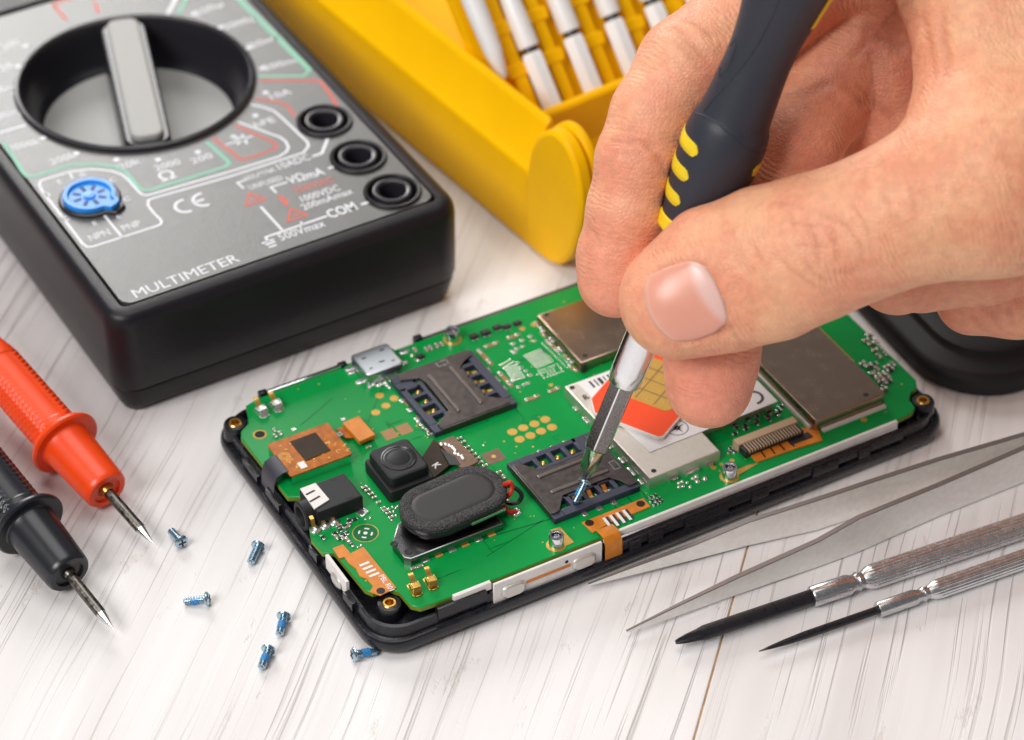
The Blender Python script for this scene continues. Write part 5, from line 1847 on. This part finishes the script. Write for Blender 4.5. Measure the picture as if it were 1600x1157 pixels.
def march(px, py, n=70):
    """first point of the hand surface along the viewing ray of a pixel"""
    pts = np.array([np.array(atd(x, y, 400.0)) for x, y in zip(px, py)])
    o = np.array(c_pos)
    dr = pts - o
    dr /= np.linalg.norm(dr, axis=1)[:, None]
    t = np.full(len(pts), 400.0)
    for _ in range(n):
        t += hand_sdf(o + dr * t[:, None]) * .9
    return o + dr * t[:, None], dr


def grad(p, e=.25):
    g = np.stack([hand_sdf(p + np.eye(3)[i] * e) - hand_sdf(p - np.eye(3)[i] * e) for i in range(3)], 1)
    return g / np.linalg.norm(g, axis=1)[:, None]


def skin_material():
    m = bpy.data.materials.new('skin')
    m.use_nodes = True
    nt = m.node_tree
    L = nt.links.new
    b = nt.nodes['Principled BSDF']
    tc = nd(nt, 'ShaderNodeTexCoord')
    at_ = nd(nt, 'ShaderNodeAttribute', attribute_name='flush')
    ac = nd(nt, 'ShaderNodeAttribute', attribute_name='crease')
    n1 = nd(nt, 'ShaderNodeTexNoise', Scale=90.0, Detail=6.0, Roughness=.65)
    L(tc.outputs['Object'], n1.inputs['Vector'])
    n2 = nd(nt, 'ShaderNodeTexNoise', Scale=620.0, Detail=3.0)
    L(tc.outputs['Object'], n2.inputs['Vector'])
    r1 = nd(nt, 'ShaderNodeMapRange')
    r1.inputs['From Min'].default_value, r1.inputs['From Max'].default_value = .40, .60
    L(n1.outputs[0], r1.inputs[0])
    mx = nd(nt, 'ShaderNodeMix', data_type='RGBA')
    mx.inputs[6].default_value = (.84, .45, .255, 1)
    mx.inputs[7].default_value = (.78, .325, .185, 1)
    L(r1.outputs[0], mx.inputs[0])
    m2 = nd(nt, 'ShaderNodeMix', data_type='RGBA')
    L(at_.outputs['Fac'], m2.inputs[0])
    L(mx.outputs[2], m2.inputs[6])
    m2.inputs[7].default_value = (.84, .30, .21, 1)
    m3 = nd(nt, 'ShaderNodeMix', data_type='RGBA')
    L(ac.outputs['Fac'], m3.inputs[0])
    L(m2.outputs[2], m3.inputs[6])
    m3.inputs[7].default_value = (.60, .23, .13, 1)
    r2 = nd(nt, 'ShaderNodeMapRange')
    r2.inputs['From Min'].default_value, r2.inputs['From Max'].default_value = .35, .65
    r2.inputs['To Min'].default_value, r2.inputs['To Max'].default_value = .93, 1.05
    L(n2.outputs[0], r2.inputs[0])
    m4 = nd(nt, 'ShaderNodeMix', data_type='RGBA', blend_type='MULTIPLY')
    m4.inputs[0].default_value = 1
    L(m3.outputs[2], m4.inputs[6])
    L(r2.outputs[0], m4.inputs[7])
    L(m4.outputs[2], b.inputs['Base Color'])
    b.inputs['Subsurface Weight'].default_value = .28
    b.inputs['Subsurface Radius'].default_value = (.0034, .0012, .0006)
    b.inputs['Subsurface Scale'].default_value = .7
    b.inputs['Roughness'].default_value = .44
    b.inputs['Specular IOR Level'].default_value = .42
    # skin lines: fine cells stretched round the limb + pores
    at2 = nd(nt, 'ShaderNodeAttribute', attribute_name='along')
    mp = nd(nt, 'ShaderNodeVectorMath', operation='MULTIPLY')
    mp.inputs[1].default_value = (1, 1, 1)
    L(tc.outputs['Object'], mp.inputs[0])
    v1 = nd(nt, 'ShaderNodeTexVoronoi', Scale=1350.0, feature='DISTANCE_TO_EDGE')
    L(mp.outputs[0], v1.inputs['Vector'])
    rv = nd(nt, 'ShaderNodeMapRange')
    rv.inputs['From Max'].default_value = .22
    rv.inputs['To Max'].default_value = .45
    L(v1.outputs['Distance'], rv.inputs[0])
    # lines across each finger, warped by noise
    wa = nd(nt, 'ShaderNodeMath', operation='MULTIPLY_ADD')
    n4 = nd(nt, 'ShaderNodeTexNoise', Scale=330.0, Detail=3.0)
    L(tc.outputs['Object'], n4.inputs['Vector'])
    L(n4.outputs[0], wa.inputs[0])
    wa.inputs[1].default_value = 2.6
    L(at2.outputs['Fac'], wa.inputs[2])
    sn = nd(nt, 'ShaderNodeMath', operation='MULTIPLY')
    L(wa.outputs[0], sn.inputs[0])
    sn.inputs[1].default_value = 2 * math.pi / .95
    si = nd(nt, 'ShaderNodeMath', operation='SINE')
    L(sn.outputs[0], si.inputs[0])
    n5 = nd(nt, 'ShaderNodeTexNoise', Scale=160.0, Detail=2.0)
    L(tc.outputs['Object'], n5.inputs['Vector'])
    r5 = nd(nt, 'ShaderNodeMapRange')
    r5.inputs['From Min'].default_value, r5.inputs['From Max'].default_value = .40, .62
    L(n5.outputs[0], r5.inputs[0])
    sm = nd(nt, 'ShaderNodeMath', operation='MULTIPLY')
    L(si.outputs[0], sm.inputs[0])
    L(r5.outputs[0], sm.inputs[1])
    ad = nd(nt, 'ShaderNodeMath', operation='MULTIPLY_ADD')
    L(sm.outputs[0], ad.inputs[0])
    ad.inputs[1].default_value = .38
    L(rv.outputs[0], ad.inputs[2])
    ad2 = nd(nt, 'ShaderNodeMath', operation='MULTIPLY_ADD')
    L(n2.outputs[0], ad2.inputs[0])
    ad2.inputs[1].default_value = .9
    L(ad.outputs[0], ad2.inputs[2])
    bp = nd(nt, 'ShaderNodeBump', Strength=.52, Distance=.00022)
    L(ad2.outputs[0], bp.inputs['Height'])
    L(bp.outputs[0], b.inputs['Normal'])
    return m


def nail_material():
    m = bpy.data.materials.new('fingernail')
    m.use_nodes = True
    nt = m.node_tree
    L = nt.links.new
    b = nt.nodes['Principled BSDF']
    lu = nd(nt, 'ShaderNodeAttribute', attribute_name='lunula')
    ed = nd(nt, 'ShaderNodeAttribute', attribute_name='free_edge')
    mx = nd(nt, 'ShaderNodeMix', data_type='RGBA')
    L(lu.outputs['Fac'], mx.inputs[0])
    mx.inputs[6].default_value = (.76, .345, .25, 1)
    mx.inputs[7].default_value = (.82, .62, .58, 1)
    m2 = nd(nt, 'ShaderNodeMix', data_type='RGBA')
    L(ed.outputs['Fac'], m2.inputs[0])
    L(mx.outputs[2], m2.inputs[6])
    m2.inputs[7].default_value = (.80, .60, .52, 1)
    L(m2.outputs[2], b.inputs['Base Color'])
    b.inputs['Roughness'].default_value = .3
    b.inputs['Subsurface Weight'].default_value = .2
    b.inputs['Subsurface Radius'].default_value = (.002, .001, .0006)
    return m


def build_hand():
    H = .62
    pts = [s for ch in (TH_UP, TH_LO, INDEX, MIDDLE, RING, PINKY, HEEL) for s in ch] + [s for ab in PALM + WEB for s in ab]
    C_ = np.array([v3(*s[:3]) for s in pts])
    Rr = np.array([s[3] for s in pts])
    lo = (C_ - Rr[:, None]).min(0) - 2
    hi = (C_ + Rr[:, None]).max(0) + 2
    V, Q = surface_nets(lo, hi, H)
    for _ in range(2):                                      # settle vertices on the field
        V = V - grad(V, .2) * hand_sdf(V)[:, None]
    N = grad(V, .3)
    nv = len(V)
    crease = np.zeros(nv)
    disp = np.zeros(nv)

    def groove(pix, depth, w, tint=.8, dark=.0):
        p, _ = march([a for a, b in pix], [b for a, b in pix])
        dmin = np.full(nv, 1e9)
        box = (V > p.min(0) - 4 * w - 1).all(1) & (V < p.max(0) + 4 * w + 1).all(1)
        I = np.nonzero(box)[0]
        vv = V[I]
        dm = np.full(len(I), 1e9)
        tap = np.zeros(len(I))
        for k in range(len(p) - 1):
            a, b = p[k], p[k + 1]
            ab = b - a
            t = np.clip((vv - a) @ ab / (ab @ ab + 1e-9), 0, 1)
            dd = np.linalg.norm(vv - (a + t[:, None] * ab), axis=1)
            f = (k + t) / (len(p) - 1)
            m = dd < dm
            dm = np.where(m, dd, dm)
            tap = np.where(m, np.sqrt(np.clip(4 * f * (1 - f), 0, 1)), tap)
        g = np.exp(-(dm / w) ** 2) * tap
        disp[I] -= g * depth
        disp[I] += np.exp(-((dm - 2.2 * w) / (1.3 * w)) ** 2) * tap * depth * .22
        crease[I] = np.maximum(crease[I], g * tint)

    rnd = random.Random(3)
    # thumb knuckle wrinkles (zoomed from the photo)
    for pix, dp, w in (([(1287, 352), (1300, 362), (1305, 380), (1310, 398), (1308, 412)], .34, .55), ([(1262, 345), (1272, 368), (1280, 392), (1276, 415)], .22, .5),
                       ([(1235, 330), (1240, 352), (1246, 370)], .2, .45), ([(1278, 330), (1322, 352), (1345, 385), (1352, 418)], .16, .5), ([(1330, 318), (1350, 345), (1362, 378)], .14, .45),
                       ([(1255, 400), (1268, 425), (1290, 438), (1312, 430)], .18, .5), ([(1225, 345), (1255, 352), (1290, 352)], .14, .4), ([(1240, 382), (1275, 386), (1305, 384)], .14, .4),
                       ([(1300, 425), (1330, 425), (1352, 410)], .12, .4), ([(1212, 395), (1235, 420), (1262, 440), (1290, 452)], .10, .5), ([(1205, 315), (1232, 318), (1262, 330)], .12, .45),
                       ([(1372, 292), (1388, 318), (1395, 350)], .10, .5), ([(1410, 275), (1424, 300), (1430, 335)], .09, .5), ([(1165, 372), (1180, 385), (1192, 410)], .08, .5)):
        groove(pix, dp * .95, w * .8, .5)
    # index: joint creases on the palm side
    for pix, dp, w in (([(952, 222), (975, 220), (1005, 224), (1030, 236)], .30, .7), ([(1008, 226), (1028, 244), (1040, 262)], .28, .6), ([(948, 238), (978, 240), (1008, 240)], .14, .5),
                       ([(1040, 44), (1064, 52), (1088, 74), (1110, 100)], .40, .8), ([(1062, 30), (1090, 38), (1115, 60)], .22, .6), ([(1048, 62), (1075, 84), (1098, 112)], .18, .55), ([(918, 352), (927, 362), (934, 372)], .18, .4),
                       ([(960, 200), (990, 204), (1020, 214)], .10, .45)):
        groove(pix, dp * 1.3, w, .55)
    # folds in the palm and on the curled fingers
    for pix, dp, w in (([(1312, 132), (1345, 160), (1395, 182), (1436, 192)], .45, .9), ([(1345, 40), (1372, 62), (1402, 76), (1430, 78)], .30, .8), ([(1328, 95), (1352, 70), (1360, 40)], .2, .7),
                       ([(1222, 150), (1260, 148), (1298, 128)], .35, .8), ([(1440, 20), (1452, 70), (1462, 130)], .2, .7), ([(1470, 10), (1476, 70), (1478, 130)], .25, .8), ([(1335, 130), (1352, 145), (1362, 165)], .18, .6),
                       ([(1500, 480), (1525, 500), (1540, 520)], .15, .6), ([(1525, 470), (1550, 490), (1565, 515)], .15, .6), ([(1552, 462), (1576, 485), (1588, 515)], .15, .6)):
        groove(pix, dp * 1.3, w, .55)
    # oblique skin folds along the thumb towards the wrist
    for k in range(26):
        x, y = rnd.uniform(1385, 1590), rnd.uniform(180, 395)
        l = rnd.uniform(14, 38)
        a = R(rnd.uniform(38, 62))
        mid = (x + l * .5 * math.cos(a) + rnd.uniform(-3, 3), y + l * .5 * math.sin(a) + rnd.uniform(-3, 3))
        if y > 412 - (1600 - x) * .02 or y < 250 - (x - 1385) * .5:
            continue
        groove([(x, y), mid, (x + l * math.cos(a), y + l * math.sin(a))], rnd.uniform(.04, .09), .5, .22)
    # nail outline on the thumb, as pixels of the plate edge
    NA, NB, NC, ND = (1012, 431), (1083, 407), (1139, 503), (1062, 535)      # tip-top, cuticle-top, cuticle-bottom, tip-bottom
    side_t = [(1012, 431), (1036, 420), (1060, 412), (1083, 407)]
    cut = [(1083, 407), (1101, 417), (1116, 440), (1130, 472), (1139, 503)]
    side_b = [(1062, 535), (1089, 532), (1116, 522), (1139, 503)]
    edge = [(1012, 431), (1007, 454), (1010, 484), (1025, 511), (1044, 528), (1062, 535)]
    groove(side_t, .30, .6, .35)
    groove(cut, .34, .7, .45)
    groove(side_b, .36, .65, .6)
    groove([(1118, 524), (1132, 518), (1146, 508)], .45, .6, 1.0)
    V2 = V + N * disp[:, None]
    me = bpy.data.meshes.new('hand')
    off = np.array(atd(1850, 200, 482))
    me.vertices.add(nv)
    me.vertices.foreach_set('co', ((V2 - off) * S).astype(np.float32).ravel())
    me.loops.add(len(Q) * 4)
    me.loops.foreach_set('vertex_index', Q.astype(np.int32).ravel())
    me.polygons.add(len(Q))
    me.polygons.foreach_set('loop_start', np.arange(0, len(Q) * 4, 4, dtype=np.int32))
    me.update(calc_edges=True)
    me.polygons.foreach_set('use_smooth', np.ones(len(Q), bool))
    flush = np.zeros(nv)
    for px, py, d, r, s_ in ((950, 455, 478, 14, .65), (1110, 620, 478, 16, .75), (985, 300, 472, 22, .35), (1040, 110, 472, 20, .3), (1050, 480, 462, 12, .35), (1290, 380, 452, 12, .35), (1238, 216, 470, 15, .45), (1384, 118, 478, 18, .55), (1402, 450, 485, 14, .5),
                             (985, 320, 470, 12, .35), (1530, 480, 490, 14, .5), (1390, 240, 490, 16, .5)):
        c = v3(px, py, d)
        flush = np.maximum(flush, s_ * np.exp(-(np.linalg.norm(V - c, axis=1) / r) ** 2))
    a = me.attributes.new('flush', 'FLOAT', 'POINT')
    a.data.foreach_set('value', flush.astype(np.float32))
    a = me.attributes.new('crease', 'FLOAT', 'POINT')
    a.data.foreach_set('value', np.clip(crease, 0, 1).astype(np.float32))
    # distance along the nearest finger, for the fine cross lines
    best, along = np.full(nv, 1e9), np.zeros(nv)
    for ch in (THUMB, INDEX, MIDDLE, RING, PINKY):
        s0 = 0
        for s, t in zip(ch, ch[1:]):
            A, B = v3(*s[:3]), v3(*t[:3])
            L = np.linalg.norm(B - A)
            u = np.clip((V - A) @ (B - A) / L ** 2, 0, 1)
            dd = np.linalg.norm(V - (A + u[:, None] * (B - A)), axis=1)
            m = dd < best
            best[m], along[m] = dd[m], (s0 + u * L)[m]
            s0 += L
    a = me.attributes.new('along', 'FLOAT', 'POINT')
    a.data.foreach_set('value', along.astype(np.float32))
    me.materials.append(skin_material())
    ho = link('hand', me)
    ho.location = Vector(off) * S
    tag(ho, 'bare hand gripping the grey and yellow screwdriver between thumb, index and middle finger', 'hand')

    # thumbnail: a thin curved plate laid on the skin
    nu, nw = 26, 26

    def lerp(pl, t):
        f = t * (len(pl) - 1)
        i = min(int(f), len(pl) - 2)
        f -= i
        return pl[i][0] + (pl[i + 1][0] - pl[i][0]) * f, pl[i][1] + (pl[i + 1][1] - pl[i][1]) * f
    gx, gy, lun, fre = [], [], [], []
    for i in range(nu):
        for j in range(nw):
            u, w = i / (nu - 1), j / (nw - 1)              # u: free edge -> cuticle, w: top -> bottom side
            t_, b_, e_, c_ = lerp(side_t, u), lerp(side_b, u), lerp(edge, w), lerp(cut, w)
            q = [(1 - w) * t_[k] + w * b_[k] + (1 - u) * e_[k] + u * c_[k]
                 - ((1 - u) * (1 - w) * NA[k] + u * (1 - w) * NB[k] + u * w * NC[k] + (1 - u) * w * ND[k]) for k in (0, 1)]
            gx.append(q[0])
            gy.append(q[1])
            dl = u - (.74 + .20 * (2 * w - 1) ** 2)
            lun.append(max(0, min(1, dl * 9 + .5)) * .6)
            fre.append(max(0, min(1, (.07 - u) * 20)) * .3)
    p, _ = march(gx, gy)
    n = grad(p, 1.2)
    U = np.repeat(np.linspace(0, 1, nu), nw)
    Wv = np.tile(np.linspace(0, 1, nw), nu)
    lift = .08 + .10 * np.minimum(1, U * 3) - .30 * np.exp(-((1 - U) / .05) ** 2) - .22 * np.exp(-(Wv / .05) ** 2) - .22 * np.exp(-((1 - Wv) / .05) ** 2)
    p = p + n * lift[:, None]
    P3 = p.reshape(nu, nw, 3)
    for _ in range(3):
        P3[1:-1, 1:-1] = .5 * P3[1:-1, 1:-1] + .125 * (P3[:-2, 1:-1] + P3[2:, 1:-1] + P3[1:-1, :-2] + P3[1:-1, 2:])
    p = P3.reshape(-1, 3)
    low = p - n * .55
    vs = np.concatenate([p, low]) - off
    k = nu * nw
    fs = []
    for i in range(nu - 1):
        for j in range(nw - 1):
            a_, b_, c2, d2 = i * nw + j, (i + 1) * nw + j, (i + 1) * nw + j + 1, i * nw + j + 1
            fs.append((a_, d2, c2, b_))
            fs.append((a_ + k, b_ + k, c2 + k, d2 + k))
    rim = [(0, j) for j in range(nw)] + [(i, nw - 1) for i in range(1, nu)] + [(nu - 1, j) for j in range(nw - 2, -1, -1)] + [(i, 0) for i in range(nu - 2, 0, -1)]
    rim = [i * nw + j for i, j in rim]
    for x, y in zip(rim, rim[1:] + rim[:1]):
        fs.append((x, x + k, y + k, y))
    nm = bpy.data.meshes.new('thumbnail')
    nm.from_pydata([tuple(v * S) for v in vs], [], fs)
    bmn = bmesh.new()
    bmn.from_mesh(nm)
    bmesh.ops.recalc_face_normals(bmn, faces=bmn.faces)
    bmn.to_mesh(nm)
    bmn.free()
    nm.polygons.foreach_set('use_smooth', [True] * len(nm.polygons))
    nm.update()
    a = nm.attributes.new('lunula', 'FLOAT', 'POINT')
    a.data.foreach_set('value', np.array(lun + lun, np.float32))
    a = nm.attributes.new('free_edge', 'FLOAT', 'POINT')
    a.data.foreach_set('value', np.array(fre + fre, np.float32))
    nm.materials.append(nail_material())
    link('thumbnail', nm, ho)


build_hand()
